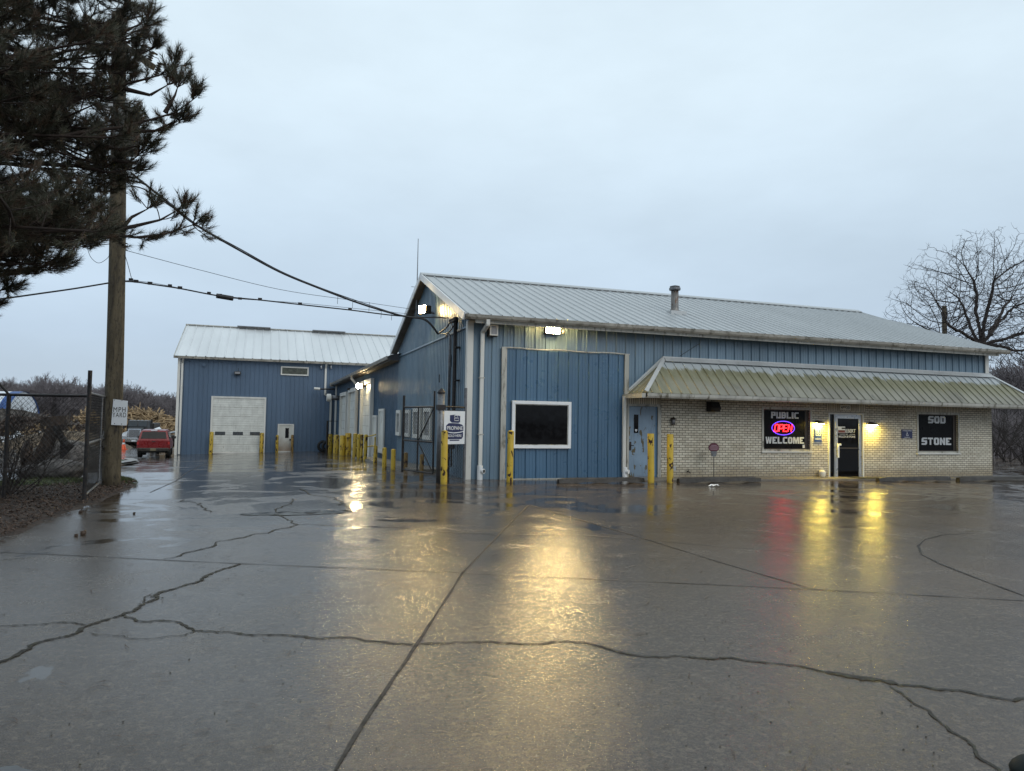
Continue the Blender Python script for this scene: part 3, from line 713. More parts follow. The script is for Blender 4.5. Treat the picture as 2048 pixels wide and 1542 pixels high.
def word(s, x0, x1, z0, z1, y, parent, name='lettering'):
    ws = [.42 if c == 'I' else 1.35 if c in 'MW' else 1 for c in s]; gap = .14; tot = sum(ws)+gap*(len(s)-1); k = (x1-x0)/tot
    mb = MB(); x = x0
    for c, w in zip(s, ws): glyph(mb, c, x, z0, w*k, z1-z0, y); x += (w+gap)*k
    return mb.build(name, 'letter', parent)
win1 = shop_window(S2, S3); win2 = shop_window(S0, S1)
def FR(x, y, Y=BY+.06): return P(x, y, Y=Y)
def word_px(s, xa, ya, xb, yb, par):
    a, b = FR(xa, ya), FR(xb, yb); word(s, a.x, b.x, b.z, a.z, BY+.058, par)
word_px('PUBLIC', 1542, 823.5, 1597, 837.5, win1); word_px('WELCOME', 1531, 873.5, 1608, 887.5, win1)
word_px('SOD', 1856, 832, 1891, 847, win2); word_px('STONE', 1843, 875, 1902, 890, win2)
mb = MB(); a, b = FR(1605, 889.5), FR(1610, 896); mb.bb(a.x, b.x, BY+.054, BY+.058, b.z, a.z); mb.build('sticker', 'letter', win1)
# neon OPEN sign hanging inside the window
a, b = FR(1543, 842), FR(1588, 870); cx, cz = (a.x+b.x)/2, (a.z+b.z)/2; rx, rz = (b.x-a.x)/2, (a.z-b.z)/2
ns = thing('neon_sign', 'lit red OPEN sign in a blue neon oval inside the shop window', 'neon sign', (cx, BY+.04, cz))
mb = MB(); mb.tube([(cx+rx*math.cos(t), BY+.04, cz+rz*math.sin(t)) for t in np.linspace(0, 2*math.pi, 49)], .009, 6, False); mb.build('oval_tube', 'neon_blue', ns)
def neon(parent, cx, cz, w, h, y):
    S = {'O': [[(0, .1), (0, .9), (.15, 1), (.85, 1), (1, .9), (1, .1), (.85, 0), (.15, 0), (0, .1)]], 'P': [[(0, 0), (0, 1), (.9, 1), (1, .9), (1, .5), (.9, .42), (.06, .42)]],
         'E': [[(1, 1), (0, 1), (0, 0), (1, 0)], [(.05, .5), (.85, .5)]], 'N': [[(0, 0), (0, 1), (1, 0), (1, 1)]]}
    lw = w/4.9; x = cx-w/2; mb = MB()
    for ch in 'OPEN':
        for pl in S[ch]: mb.tube([(x+a*lw+(b-.5)*.18*h, y, cz+(b-.5)*h) for a, b in pl], .0085, 6, False)
        x += lw*1.30
    mb.build('letter_tube', 'neon_red', parent)
neon(ns, cx-.0, cz, rx*1.5, rz*.98, BY+.035)
for sg in (-1, 1): MB().tube([(cx+sg*rx*.5, BY+.045, cz+rz*.9), (cx+sg*rx*.5, BY+.05, S2.z-.03)], .002, 4).build('hanger', 'cable', ns)
# entrance
en = MB(); t = .05
en.frame(D0.x, D1.x, -.20, D0.z, t, BY-.03, FY-.03)
e_o = en.build('entrance_frame', 'trim', fb)
dx0 = P(1671, 900, Y=BY).x; dx1 = P(1722, 900, Y=BY).x; sx0 = D0.x+.05
MB().bb(sx0, dx0-.03, BY+.05, BY+.06, -.15, D0.z-.05).build('sidelight', 'glass', e_o)
mb = MB(); mb.bb(dx0-.03, dx0+.01, BY+.01, BY+.06, -.16, D0.z-.05); mb.bb(dx1+.0, D1.x-.05, BY+.01, BY+.06, -.16, D0.z-.05); mb.bb(sx0, dx0-.03, BY+.02, BY+.06, -.17, -.10); mb.bb(dx0, dx1, BY+.02, BY+.05, D0.z-.09, D0.z-.05); mb.build('mullion', 'alu', e_o)
dm = MB(); dm.frame(dx0+.012, dx1-.002, -.15, D0.z-.095, .085, BY+.0, BY+.045); dr = dm.build('door', 'alu', fb); bevel(dr, .006)
MB().bb(dx0+.09, dx1-.08, BY+.02, BY+.028, -.07, D0.z-.18).build('door_glass', 'glass', dr)
mb = MB(); mb.bb(dx0+.05, dx0+.11, BY-.05, BY-.02, .55, .95); mb.bb(dx0+.05, dx0+.20, BY-.045, BY-.0, .93, .99); bevel(mb.build('door_pull', 'white', dr), .01)
mb = MB(); mb.bb(dx0+.09, dx1-.08, BY+.012, BY+.02, .83, .87); mb.build('push_bar', 'bronze', dr)
def ft(s, xa, ya, xb, yb, m, par, Y, bold=.02, name='lettering', **k):
    a, b = P(xa, ya, Y=Y), P(xb, yb, Y=Y); return text(name, s, m, par, ((a.x+b.x)/2, Y, (a.z+b.z)/2), a.z-b.z, bold=bold, fit=b.x-a.x, **k)
ft('HIEBERT', 1685, 858, 1711, 865.5, 'letter', dr, BY+.015, .02)
ft('INC.', 1691.5, 867, 1697, 870, 'letter', dr, BY+.015, .0); ft('MULCH & STONE', 1677.5, 871, 1710.5, 875.5, 'letter', dr, BY+.015, .03)
mb = MB()
for xa, xb in ((1679, 1690), (1699, 1710)):
    a, b = P(xa, 868.5, Y=BY+.015), P(xb, 868.5, Y=BY+.015); MB().bb(a.x, b.x, BY+.013, BY+.016, a.z-.005, a.z+.005).build('lettering_rule', 'letter', dr)
a, b = P(1676, 853, Y=BY+.01), P(1690, 866, Y=BY+.01); mb = MB(); mb.bb(a.x, b.x, BY+.004, BY+.010, b.z, a.z); nt = mb.build('notice', 'signwhite', dr)
mb = MB(); mb.bb(a.x+.005, b.x-.005, BY+.001, BY+.0035, b.z+.01, (a.z+b.z)/2-.01); mb.build('notice_band', mat('maroon_print', (.10, .015, .02), .5), nt)
mb = MB(); mb.bb(a.x+(b.x-a.x)*.5, b.x-.005, BY+.001, BY+.0035, (a.z+b.z)/2+.02, a.z-.03); mb.build('notice_block', 'ink', nt)
# house number
a, b = P(1680.5, 810, Y=BY-.03), P(1701, 820, Y=BY-.03)
hn = thing('house_number', 'white plaque with the number 49920 above the glass door', 'number plate', ((a.x+b.x)/2, BY-.02, (a.z+b.z)/2))
bevel(MB().bb(a.x, b.x, BY-.03, BY-.01, b.z, a.z).build('plate', 'trim', hn), .01); ft('49920', 1682, 812, 1699, 818.5, 'ink', hn, BY-.032, .01, 'digits')
# peeling blue service door
a, b = P(1257, 814, Y=FY-.1), P(1316, 958, Y=FY-.1)
mb = MB(); z0 = -.12; mb.bb(a.x-.05, a.x+.01, FY-.13, FY-.04, z0, a.z+.09); mb.bb(b.x-.03, BXL+.004, FY-.13, FY-.04, z0, a.z+.09); mb.bb(a.x+.01, b.x-.03, FY-.13, FY-.04, a.z+.03, a.z+.09); mb.build('door_frame', 'trim_dirty', fb)
mb = MB(); mb.bb(a.x+.012, b.x-.10, FY-.10, FY-.06, z0+.02, a.z+.02); sd = mb.build('service_door', 'door_blue', fb); bevel(sd, .004)
mb = MB(); mb.bb(b.x-.10, b.x-.03, FY-.09, FY-.05, z0, a.z+.02); mb.build('door_jamb', 'infill_blue', fb)
g0, g1 = P(1268, 829, Y=FY-.1), P(1276.5, 866, Y=FY-.1)
MB().bb(g0.x, g1.x, FY-.105, FY-.098, g1.z, g0.z).build('door_window', 'glass', sd)
mb = MB(); c = P(1272, 860.5, Y=FY-.1); mb.prism([(.035, .03), (.035, -.01), (0, -.045), (-.035, -.01), (-.035, .03)], (c.x, FY-.106, c.z), (1, 0, 0), (0, 0, 1), 0, .003); mb.build('sticker', 'letter', sd)
mb = MB(); c = P(1259.5, 892, Y=FY-.1); mb.bb(c.x-.015, c.x+.04, FY-.115, FY-.1, c.z-.12, c.z+.12); mb.tube([(c.x+.02, FY-.11, c.z+.02), (c.x+.02, FY-.17, c.z+.02), (c.x+.09, FY-.17, c.z+.015)], .012, 8); mb.build('door_handle', 'darksteel', sd)
# awning roof
A0 = P(1329, 715, Y=FY-.04); A1 = P(1975, 751, Y=FY-.04); AT = 3.40; AB = 2.36; AY = 16.70
AXL, AXR = 9.62, 24.95
va = Vector((0, FY-.04-AY, AT-AB)); La = va.length; va.normalize(); na = Vector((0, -va.z, va.y))
mb = MB()
def aw_top(s):
    x = AXL+s
    if x < A0.x: return La*max(.002, (x-AXL)/(A0.x-AXL))
    if x > A1.x: return La*max(.002, (AXR-x)/(AXR-A1.x))
    return La
ribbed(mb, (AXL, AY, AB), (1, 0, 0), va, na, AXR-AXL, -.02, aw_top, .3045, [(0, 0), (.265, 0), (.276, .03), (.291, .03), (.302, 0)], .2)
# hip ends
for (xa, xb, sg) in ((AXL, A0.x, -1), (AXR, A1.x, 1)):
    d = Vector((xb-xa, 0, AT-AB)); Lh = d.length; d.normalize(); nn = Vector((-d.z*1.0, 0, d.x)) if sg < 0 else Vector((-d.z, 0, d.x))
    if nn.z < 0: nn = -nn
    ribbed(mb, (xa, AY, AB), (0, 1, 0), d, nn, FY-.04-AY, -.02, lambda s: Lh*min(1, max(.002, s/(FY-.04-AY))), .30, [(0, 0), (.255, 0), (.266, .028), (.284, .028), (.295, 0)], .15)
awn = mb.build('awning', 'awning', fb)
mb = MB(); mb.bb(A0.x-.08, A1.x+.08, FY-.10, FY-.03, AT-.02, AT+.05); mb.box(((A0.x+A1.x)/2, FY-.16, AT-.04), (A1.x-A0.x+.1, .16, .012), (1, 0, 0), na)
for a_, b_ in (((AXL, AY, AB+.03), (A0.x, FY-.06, AT+.03)), ((AXR, AY, AB+.03), (A1.x, FY-.06, AT+.03)), ((AXL-.02, FY-.07, AB+.01), (A0.x-.02, FY-.07, AT+.02)), ((AXR+.02, FY-.07, AB+.01), (A1.x+.02, FY-.07, AT+.02))):
    a_, b_ = Vector(a_), Vector(b_); mb.box((a_+b_)/2, ((b_-a_).length, .11, .02), b_-a_, na)
mb.build('awning_flashing', 'roof', awn)
mb = MB(); along_x(mb, prof, AXL-.02, AXR+.02, AY, AB-.15); mb.bb(AXL-.14, AXL-.02, AY-.02, FY-.05, AB-.15, AB-.03); mb.build('awning_gutter', 'trim_dirty', awn)
mb = MB(); mb.bb(AXL+.05, AXR-.05, AY+.02, FY-.05, AB-.12, AB-.10); mb.build('awning_soffit', 'soffit', awn)
# downspouts
def spout(pts, w, m, par, name='downspout', boot=True):
    mb = MB()
    for a_, b_ in zip(pts, pts[1:]):
        a_, b_ = Vector(a_), Vector(b_); d = (b_-a_).normalized(); mb.box((a_+b_)/2, ((b_-a_).length+w*.3, w, w*.8), d, (0, -1, 0) if abs(d.y) < .9 else (0, 0, 1))
    o = mb.build(name, m, par); return o
c = P(962, 800, Y=FY-.1).x
d1 = spout([(c+.02, EY-.06, 4.10), (c+.02, EY-.06, 3.98), (c, FY-.12, 3.82), (c, FY-.12, .18)], .10, 'trim', fb); bevel(d1, .012)
mb = MB(); mb.tube([(c, FY-.12, .36), (c, FY-.12, -.03)], .075, 14); mb.tube([(c, FY-.12, .22), (c+.08, FY-.22, .22)], .065, 14); mb.build('clean_out_pipe', 'white', d1)
mb = MB(); mb.tube([(c+.075, FY-.215, .22), (c+.082, FY-.224, .22)], .045, 14); mb.build('pipe_opening', 'ink', d1)
for z_ in (1.15, 2.62): MB().bb(c-.07, c+.07, FY-.17, FY-.06, z_, z_+.03).build('strap', 'trim_dirty', d1)
c = P(1248, 850, Y=FY-.14).x
d2 = spout([(c, FY-.15, AB-.1), (c, FY-.15, .18)], .09, 'trim', fb)
mb = MB(); mb.tube([(c+.03, FY-.15, .30), (c+.03, FY-.15, -.03)], .07, 12); mb.tube([(c+.03, FY-.15, .18), (c+.1, FY-.25, .18)], .06, 12); mb.build('clean_out_pipe', 'white', d2)
# roof vent
c = Vector((12.3, 19.6, 4.24+SL*(19.6-EY)))
vp = MB().lathe((c.x, c.y, c.z-.05), [(.2, 0), (.17, .10), (.125, .16), (.12, .22), (.12, .80), (.0, .80)], 20).build('roof_vent', mat('rusty_galvanised_flue', (.20, .19, .18), .5, .4, .3, 4, (.10, .045, .02), (.5, .62), True), fb, True)
MB().lathe((c.x, c.y, c.z+.72), [(.17, 0), (.18, .02), (.18, .08), (.15, .09), (.16, .13), (.05, .16), (.0, .16)], 20).build('vent_cap', 'galv', vp)
MB().bb(c.x-.28, c.x+.28, c.y-.25, c.y+.25, c.z-.10, c.z+.03).build('vent_flashing', 'roof', vp)
# ============================================================ LOW WING
lw = thing('low_wing', 'long low blue metal wing with tall white doors running back from the gable', 'building', (SX, YB, G(SX, YB)))
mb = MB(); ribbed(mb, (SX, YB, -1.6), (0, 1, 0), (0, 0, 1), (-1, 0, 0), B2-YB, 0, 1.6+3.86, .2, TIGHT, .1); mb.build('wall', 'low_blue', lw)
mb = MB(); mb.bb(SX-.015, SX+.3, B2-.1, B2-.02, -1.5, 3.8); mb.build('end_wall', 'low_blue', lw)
mb = MB(); GX = 4.62
k = [(0, 0), (-.10, 0), (-.12, .13), (-.105, .13), (-.09, .012), (0, .012)]
vs = [(GX+a, YB-.1, 3.86+b) for a, b in k]+[(GX+a, B2-.6, 3.86+b) for a, b in k]; nk = len(k)
mb.add(vs, [tuple(range(nk)), tuple(range(nk, 2*nk))]+[(i, (i+1) % nk, nk+(i+1) % nk, nk+i) for i in range(nk)]); mb.bb(GX-.16, GX+.06, B2-.7, B2-.55, 3.76, 4.02)
mb.build('gutter', 'gutter', lw)
MB().bb(GX, SX, YB-.1, B2-.5, 3.80, 3.83).build('soffit', 'soffit', lw)
mb = MB(); sl2 = .2; mb.quad((GX-.04, YB-.6, 4.0), (GX-.04, B2-.2, 4.0), (SX+7, B2-.2, 4.0+7.4*sl2), (SX+7, YB-.6, 4.0+7.4*sl2)); mb.build('roof', 'roof', lw)
def side_opening(y0, y1, z0, z1, t, name, mdoor, proud=.07, deep=.0, seams=0):
    f = MB().frame_x(y0, y1, z0, z1, t, SX-.035-proud, SX-.03).build(name+'_frame', 'trim', lw)
    d = MB(); d.bb(SX-.05, SX-.04, y0+t, y1-t, z0, z1-t)
    o = d.build(name, mdoor, lw)
    if seams:
        s = MB()
        for i in range(1, seams): z = z0+(z1-z0-t)*i/seams; s.bb(SX-.053, SX-.0495, y0+t, y1-t, z-.012, z+.012)
        s.build('door_seam', 'trim_dirty', o)
    return o
o = side_opening(34.4, 38.3, G(5, 36), 3.45, .22, 'overhead_door', 'door_white', .16, seams=7)
mb = MB(); mb.bb(SX-.07, SX-.052, 34.95, 35.25, .75, 1.15); mb.build('door_lock_box', 'ink', o)
side_opening(40.4, 44.2, G(5, 42), 3.25, .22, 'overhead_door', 'door_white', .16, seams=7)
side_opening(45.2, 49.0, G(5, 47), 3.15, .22, 'overhead_door', 'door_white', .16, seams=7)
side_opening(33.0, 34.25, G(5, 33.5), 1.66, .10, 'side_door', 'door_white', .06); side_opening(30.9, 32.4, .0, 1.95, .12, 'side_door', 'door_white', .06)
# windows in the gable building side
for (ya, yb, za, zb) in ((27.0, 27.85, .88, 1.86), (25.15, 26.45, .88, 1.86), (23.3, 24.55, .88, 1.90), (21.75, 22.85, .88, 1.90)):
    f = MB().frame_x(ya, yb, za, zb, .13, SX-.10, SX-.03).build('side_window', 'trim', fb)
    MB().bb(SX-.055, SX-.045, ya+.13, yb-.13, za+.13, zb-.13).build('pane', mat('curtained_pane', (.16, .17, .18), .25) if 'curtained_pane' not in bpy.data.materials else bpy.data.materials['curtained_pane'], f)
# downspout and duct on the wing
sp = spout([(GX-.02, 40.6, 3.86), (GX, 40.6, 3.70), (SX-.12, 40.4, 3.35), (SX-.12, 40.4, G(5, 40)+.05)], .12, 'trim', lw)
mb = MB(); mb.tube([(SX-.02, 49.4, 2.85), (SX-.75, 49.4, 2.85)], .17, 14); du = mb.build('exhaust_duct', 'galv', lw, True); mb = MB(); mb.lathe((SX-.70, 49.4, 2.85), [(.17, 0), (.26, .04), (.26, .3), (.2, .32), (.0, .32)], 16, (-1, 0, 0)); mb.build('duct_cap', 'trim', du)
spout([(SX-.12, B2-1.0, 3.8), (SX-.12, B2-1.0, -.9)], .12, 'trim', lw)
# raised side walkway slab beside the wing
mb = MB()
yy = [20.2, 22, 24, 26, 28, 30, 32, 34]
for a_, b_ in zip(yy, yy[1:]):
    x = lambda y: 4.1-.0*(y-20)
    vs = [(x(a_), a_, G(x(a_), a_)+.09), (SX, a_, G(SX, a_)+.09), (SX, b_, G(SX, b_)+.09), (x(b_), b_, G(x(b_), b_)+.09), (x(a_), a_, G(4, a_)-.05), (x(b_), b_, G(4, b_)-.05)]
    mb.add(vs, [(0, 1, 2, 3), (4, 0, 3, 5)])
mb.quad((4.1, 20.2, -.05), (SX, 20.2, -.05), (SX, 20.2, .09), (4.1, 20.2, .09))
struct(mb.build('side_walkway', 'walk'))
mb = MB(); xs_ = [9.55+i*(26.5-9.55)/20 for i in range(21)]
for a_, b_ in zip(xs_, xs_[1:]):
    mb.add([(a_, 16.98, G(a_, 17)+.035), (b_, 16.98, G(b_, 17)+.035), (b_, FY, G(b_, 17)+.05), (a_, FY, G(a_, 17)+.05), (a_, 16.98, G(a_, 17)-.05), (b_, 16.98, G(b_, 17)-.05)], [(0, 1, 2, 3), (4, 5, 1, 0)])
struct(mb.build('sidewalk', 'walk'))
# ============================================================ FAR BUILDING
rb = thing('far_building', 'tall slate blue metal warehouse with a pale roof at the end of the driveway', 'building', (0, B2, G(0, B2)))
RX0, RX1 = -5.62, 13.0; REZ = 5.55
mb = MB(); ribbed(mb, (RX0, B2, -2), (1, 0, 0), (0, 0, 1), (0, -1, 0), RX1-RX0, 0, 2+REZ, .304, PBR, .1); mb.build('wall', 'far_blue', rb)
mb = MB(); mb.bb(RX0-.0, RX0+.02, B2, B2+13, -2, REZ); mb.prism([(B2, REZ), (B2+13, REZ), (60, 8.3)], (RX0+.01, 0, 0), (0, 1, 0), (0, 0, 1), -.01, .01); mb.build('gable_wall', 'far_blue', rb)
rr0 = Vector((-5.87, B2-.4, 5.56)); rt = P(385, 651, Y=60); uu = Vector((0, 60-(B2-.4), rt.z-5.56)); Lr = uu.length; uu.normalize(); nn = Vector((0, -uu.z, uu.y))
mb = MB(); ribbed(mb, (-5.87, B2-.4, 5.56), (1, 0, 0), uu, nn, 20, -.03, Lr, .61, [(0, 0), (.5, 0), (.52, .05), (.57, .05), (.59, 0)], .2)
dd = Vector((0, uu.y, -uu.z)); ribbed(mb, (-5.87, 60, rt.z), (1, 0, 0), dd, Vector((0, uu.z, uu.y)), 20, 0, Lr, .61, [(0, 0), (.5, 0), (.52, .05), (.57, .05), (.59, 0)], .2)
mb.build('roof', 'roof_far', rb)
mb = MB(); along_x(mb, [(0, 0), (-.13, 0), (-.15, .16), (-.13, .16), (0, .02)], -5.9, 14, B2-.4, 5.38); g = mb.build('gutter', 'gutter', rb)
mb = MB()
a_ = Vector((-5.88, B2-.4, 5.5)); b_ = Vector((-5.88, 60, rt.z-.06)); mb.box((a_+b_)/2, ((b_-a_).length, .04, .2), b_-a_, nn); mb.bb(-5.9, 14.1, 59.85, 60.15, rt.z+.02, rt.z+.09); mb.build('ridge_trim', 'trim_dirty', rb)
for xa, xb in ((475, 541), (625, 690)):
    a_, b_ = P(xa, 655, Y=60), P(xb, 660, Y=60); MB().bb(a_.x, b_.x, 59.6, 60.4, rt.z+.06, rt.z+.15).build('ridge_vent', 'galv', rb)
mb = MB(); mb.bb(RX0-.05, RX0+.12, B2-.08, B2-.04, -1.3, 5.4); mb.build('corner_trim', 'trim', rb)
spout([(RX0+.32, B2-.45, 5.4), (RX0+.25, B2-.12, 5.1), (RX0+.25, B2-.12, -1.15)], .13, 'trim', rb)
x_ = P(658, 800, Y=B2).x
spout([(x_-.3, B2-.45, 5.4), (x_-.3, B2-.12, 5.1), (x_-.3, B2-.12, 3.2), (x_+.12, B2-.12, 2.9), (x_+.12, B2-.12, -.9)], .13, 'trim', rb)
def b2box(xa, ya, xb, yb): a_, b_ = P(xa, ya, Y=B2-.05), P(xb, yb, Y=B2-.05); return a_.x, b_.x, b_.z, a_.z
x0, x1, z0, z1 = b2box(426, 795, 526, 903); z0 = G(-1.5, B2)-.02
MB().frame(x0-.1, x1+.1, z0, z1+.1, .12, B2-.12, B2-.03).build('door_frame', 'trim', rb)
MT['dim'] = mat('dim_door_pane', (.05, .055, .06), .3)
od = MB().bb(x0, x1, B2-.07, B2-.045, z0, z1).build('overhead_door', 'door_white', rb)
mb = MB()
n7 = 6
for i in range(1, n7*4):
    z = z0+(z1-z0)*i/(n7*4); h_ = .016 if i % 4 == 0 else .006; mb.bb(x0+.02, x1-.02, B2-.075, B2-.069, z-h_, z+h_)
mb.build('door_seam', 'trim_dirty', od)
mb = MB(); zz = z0+(z1-z0)*(903-864)/108
for t in (.16, .5, .83): MB().bb(x0+(x1-x0)*t-.33, x0+(x1-x0)*t+.33, B2-.09, B2-.07, zz-.12, zz+.12).build('door_window', 'dim', od)
x0, x1, z0, z1 = b2box(558, 850, 584, 903); z0 = G(1.5, B2)-.02
MB().frame(x0-.08, x1+.08, z0, z1+.08, .09, B2-.1, B2-.03).build('door_frame', 'trim', rb)
pd = MB().bb(x0, x1, B2-.065, B2-.045, z0, z1).build('entrance_door', 'door_rusty', rb)
a_ = P(574, 866, Y=B2-.07); MB().bb(a_.x-.12, a_.x+.12, B2-.08, B2-.064, a_.z-.35, a_.z+.35).build('door_window', 'glass', pd); MB().bb(x1-.2, x1-.1, B2-.12, B2-.06, z0+.85, z0+.95).build('door_handle', 'darksteel', pd)
x0, x1, z0, z1 = b2box(562, 732.5, 617, 752)
w_ = MB().frame(x0, x1, z0, z1, .09, B2-.10, B2-.03).build('window', 'trim', rb); MB().bb(x0+.09, x1-.09, B2-.06, B2-.04, z0+.09, z1-.09).build('pane', mat('dull_pane', (.06, .065, .05), .2, 0, .4, 4), w_)
# ============================================================ WALL FITTINGS
def floodlight(name, label, px, py, Y=None, X=None, w=.34, h=.24, lens='lamp_warm', box=.12, group=None):
    if Y is not None:
        p = P(px, py, Y=Y-box); r = thing(name, label, 'floodlight', p, group)
        mb = MB(); mb.bb(p.x-w/2, p.x+w/2, Y-box, Y-.03, p.z-h/2, p.z+h/2); mb.bb(p.x-w/2-.02, p.x+w/2+.02, Y-box-.02, Y-box, p.z+h/2, p.z+h/2+.03); bevel(mb.build('housing', 'bronze', r), .015)
        MB().bb(p.x-w/2+.02, p.x+w/2-.02, Y-box-.012, Y-box, p.z-h/2+.02, p.z+h/2-.02).build('lens', lens, r)
    return r
floodlight('floodlight', 'glowing square floodlight under the eave above the big dark window', 1106, 657, Y=FY, w=.42, h=.30, box=.16)
p = P(986, 661, Y=FY-.15); r = thing('box_light', 'unlit grey box light high on the wall beside the corner downspout', 'wall light', p)
mb = MB(); mb.bb(p.x-.13, p.x+.10, FY-.22, FY-.035, p.z-.15, p.z+.15); mb.bb(p.x-.15, p.x+.11, FY-.225, FY-.1, p.z-.17, p.z-.15); bevel(mb.build('housing', 'bronze', r), .01)
MB().frame(p.x-.11, p.x+.11, p.z-.14, p.z+.14, .03, FY-.25, FY-.22).build('lens_frame', 'trim', r); MB().bb(p.x-.08, p.x+.08, FY-.235, FY-.221, p.z-.11, p.z+.11).build('lens', 'lens_off', r)
p = P(1127, 664, Y=FY-.08); r = thing('photocell', 'small round photocell beside the glowing floodlight', 'sensor', p)
MB().lathe((p.x, FY-.03, p.z), [(.05, 0), (.05, .05), (.035, .08), (0, .08)], 14, (0, -1, 0)).build('sensor_body', 'trim_dirty', r, True); MB().tube([(p.x-.01, FY-.05, p.z), (p.x-.01, FY-.05, p.z+.2)], .008, 6).build('conduit', 'trim_dirty', r)
# side floodlight on the gable (faces up the drive)
p = P(848, 620, X=SX-.32); r = thing('floodlight', 'glowing floodlight high on the gable wall above the cables', 'floodlight', p)
mb = MB(); mb.box((p.x+.03, p.y-.05, p.z), (.24, .32, .26), (1, .55, 0)); mb.tube([(p.x+.1, p.y, p.z-.05), (SX-.02, p.y-.2, p.z-.12)], .025, 8); bevel(mb.build('housing', 'bronze', r), .02)
mb = MB(); mb.box(Vector((p.x+.03, p.y-.05, p.z))-Vector((1, .55, 0)).normalized()*.128, (.02, .28, .22), (1, .55, 0)); mb.build('lens', 'lamp_side', r)
p = P(717, 772, X=SX-.45); r = thing('floodlight', 'glowing floodlight on the wing wall beside the tall white doors', 'floodlight', p)
mb = MB(); mb.box((p.x+.12, p.y, p.z+.01), (.26, .3, .26)); mb.tube([(p.x+.15, p.y, p.z), (SX-.03, p.y, p.z)], .03, 8); mb.build('housing', 'bronze', r)
mb = MB(); mb.lathe((p.x-.005, p.y, p.z), [(.15, 0), (.15, .03), (.08, .1), (0, .12)], 14, (-1, 0, 0)); mb.box((p.x+.05, p.y-.157, p.z), (.2, .012, .2)); mb.build('lens', 'lamp_far', r)
# lamps over the entrance
for k, (px, lab) in enumerate(((1641, 'lit hooded wall lamp between the shop window and the glass door'), (1748, 'lit hooded wall lamp to the right of the glass door'))):
    p = P(px, 845 if k == 0 else 848, Y=BY-.12); r = thing('wall_lamp', lab, 'wall lamp', p, 'hooded lamps by the entrance')
    mb = MB(); n = 14; vs = []; 
    for i in range(n+1):
        a = math.pi*i/n; vs += [(p.x-math.cos(a)*.135, BY-.0-.0, p.z-.02+.085*math.sin(a)*1.1), (p.x-math.cos(a)*.145, BY-.20, p.z-.035+.05*math.sin(a))]
    mb.add(vs, [(2*i, 2*i+2, 2*i+3, 2*i+1) for i in range(n)]); mb.add([vs[2*i+1] for i in range(n+1)], [tuple(range(n+1))]); mb.bb(p.x-.07, p.x+.07, BY-.05, BY, p.z-.03, p.z+.03)
    mb.build('hood', 'bronze', r, True)
    MB().bb(p.x-.10, p.x+.10, BY-.17, BY-.03, p.z-.045, p.z-.025).build('lens', 'lamp_yel', r)
# lantern, vent box, spigot, outlets
p = P(1346.5, 841, Y=BY-.08); r = thing('lantern', 'small unlit lantern on the brick beside the peeling blue door', 'lantern', p)
mb = MB(); mb.lathe((p.x, BY-.09, p.z), [(.02, .10), (.075, .04), (.07, .03), (0, .035)], 8); mb.bb(p.x-.02, p.x+.02, BY-.05, BY, p.z-.05, p.z+.08); mb.lathe((p.x, BY-.09, p.z), [(.055, -.12), (.065, -.10), (0, -.10)], 8)
for a in range(6): mb.tube([(p.x+.06*math.cos(a), BY-.09+.06*math.sin(a), p.z+.03), (p.x+.05*math.cos(a), BY-.09+.05*math.sin(a), p.z-.1)], .005, 4)
mb.build('lantern_frame', 'bronze', r); MB().lathe((p.x, BY-.09, p.z), [(.052, .03), (.044, -.1)], 10).build('lantern_glass', 'lens_off', r, True)
a, b = P(1421, 803, Y=BY-.2), P(1440, 823, Y=BY-.2)
r = thing('vent_hood', 'black louvred vent hood on the brick under the awning', 'vent', ((a.x+b.x)/2, BY, b.z))
mb = MB(); mb.prism([(0, 0), (-.24, 0), (-.30, .12), (-.16, .27), (0, .27)], (a.x-.01, BY, b.z), (0, 1, 0), (0, 0, 1), 0, .0001)
mb = MB(); pr = [(0, 0), (-.20, -.01), (-.26, .10), (-.15, .265), (0, .28)]; vs = [(a.x, BY+q[0], b.z+q[1]) for q in pr]+[(b.x, BY+q[0], b.z+q[1]) for q in pr]
mb.add(vs, [(0, 1, 2, 3, 4), (5, 6, 7, 8, 9)]+[(i, (i+1) % 5, 5+(i+1) % 5, 5+i) for i in range(5)]); hd = mb.build('hood', 'black', r)
mb = MB(); mb.box(((a.x+b.x)/2, BY-.215, b.z+.19), (b.x-a.x-.04, .012, .15), (1, 0, 0), (0, .5, 1)); mb.build('louvre', 'rubber', r)
p = P(1376, 943, Y=BY-.03); r = thing('spigot', 'small brass garden spigot low on the brick wall', 'spigot', p)
mb = MB(); mb.tube([(p.x, BY, p.z), (p.x, BY-.08, p.z), (p.x+.03, BY-.11, p.z-.05)], .016, 8); mb.lathe((p.x, BY-.07, p.z+.02), [(.008, 0), (.008, .03), (.032, .03), (.032, .042), (0, .042)], 10); mb.build('tap', 'darksteel', r)
p = P(1349, 937, Y=BY-.02); MB().bb(p.x-.04, p.x+.04, BY-.03, BY, p.z-.06, p.z+.06); o = MB().bb(p.x-.04, p.x+.04, BY-.03, BY-.001, p.z-.06, p.z+.06).build('outlet_box', 'alu'); tag(o, 'small grey outlet box on the brick behind the yellow bollard', 'outlet')
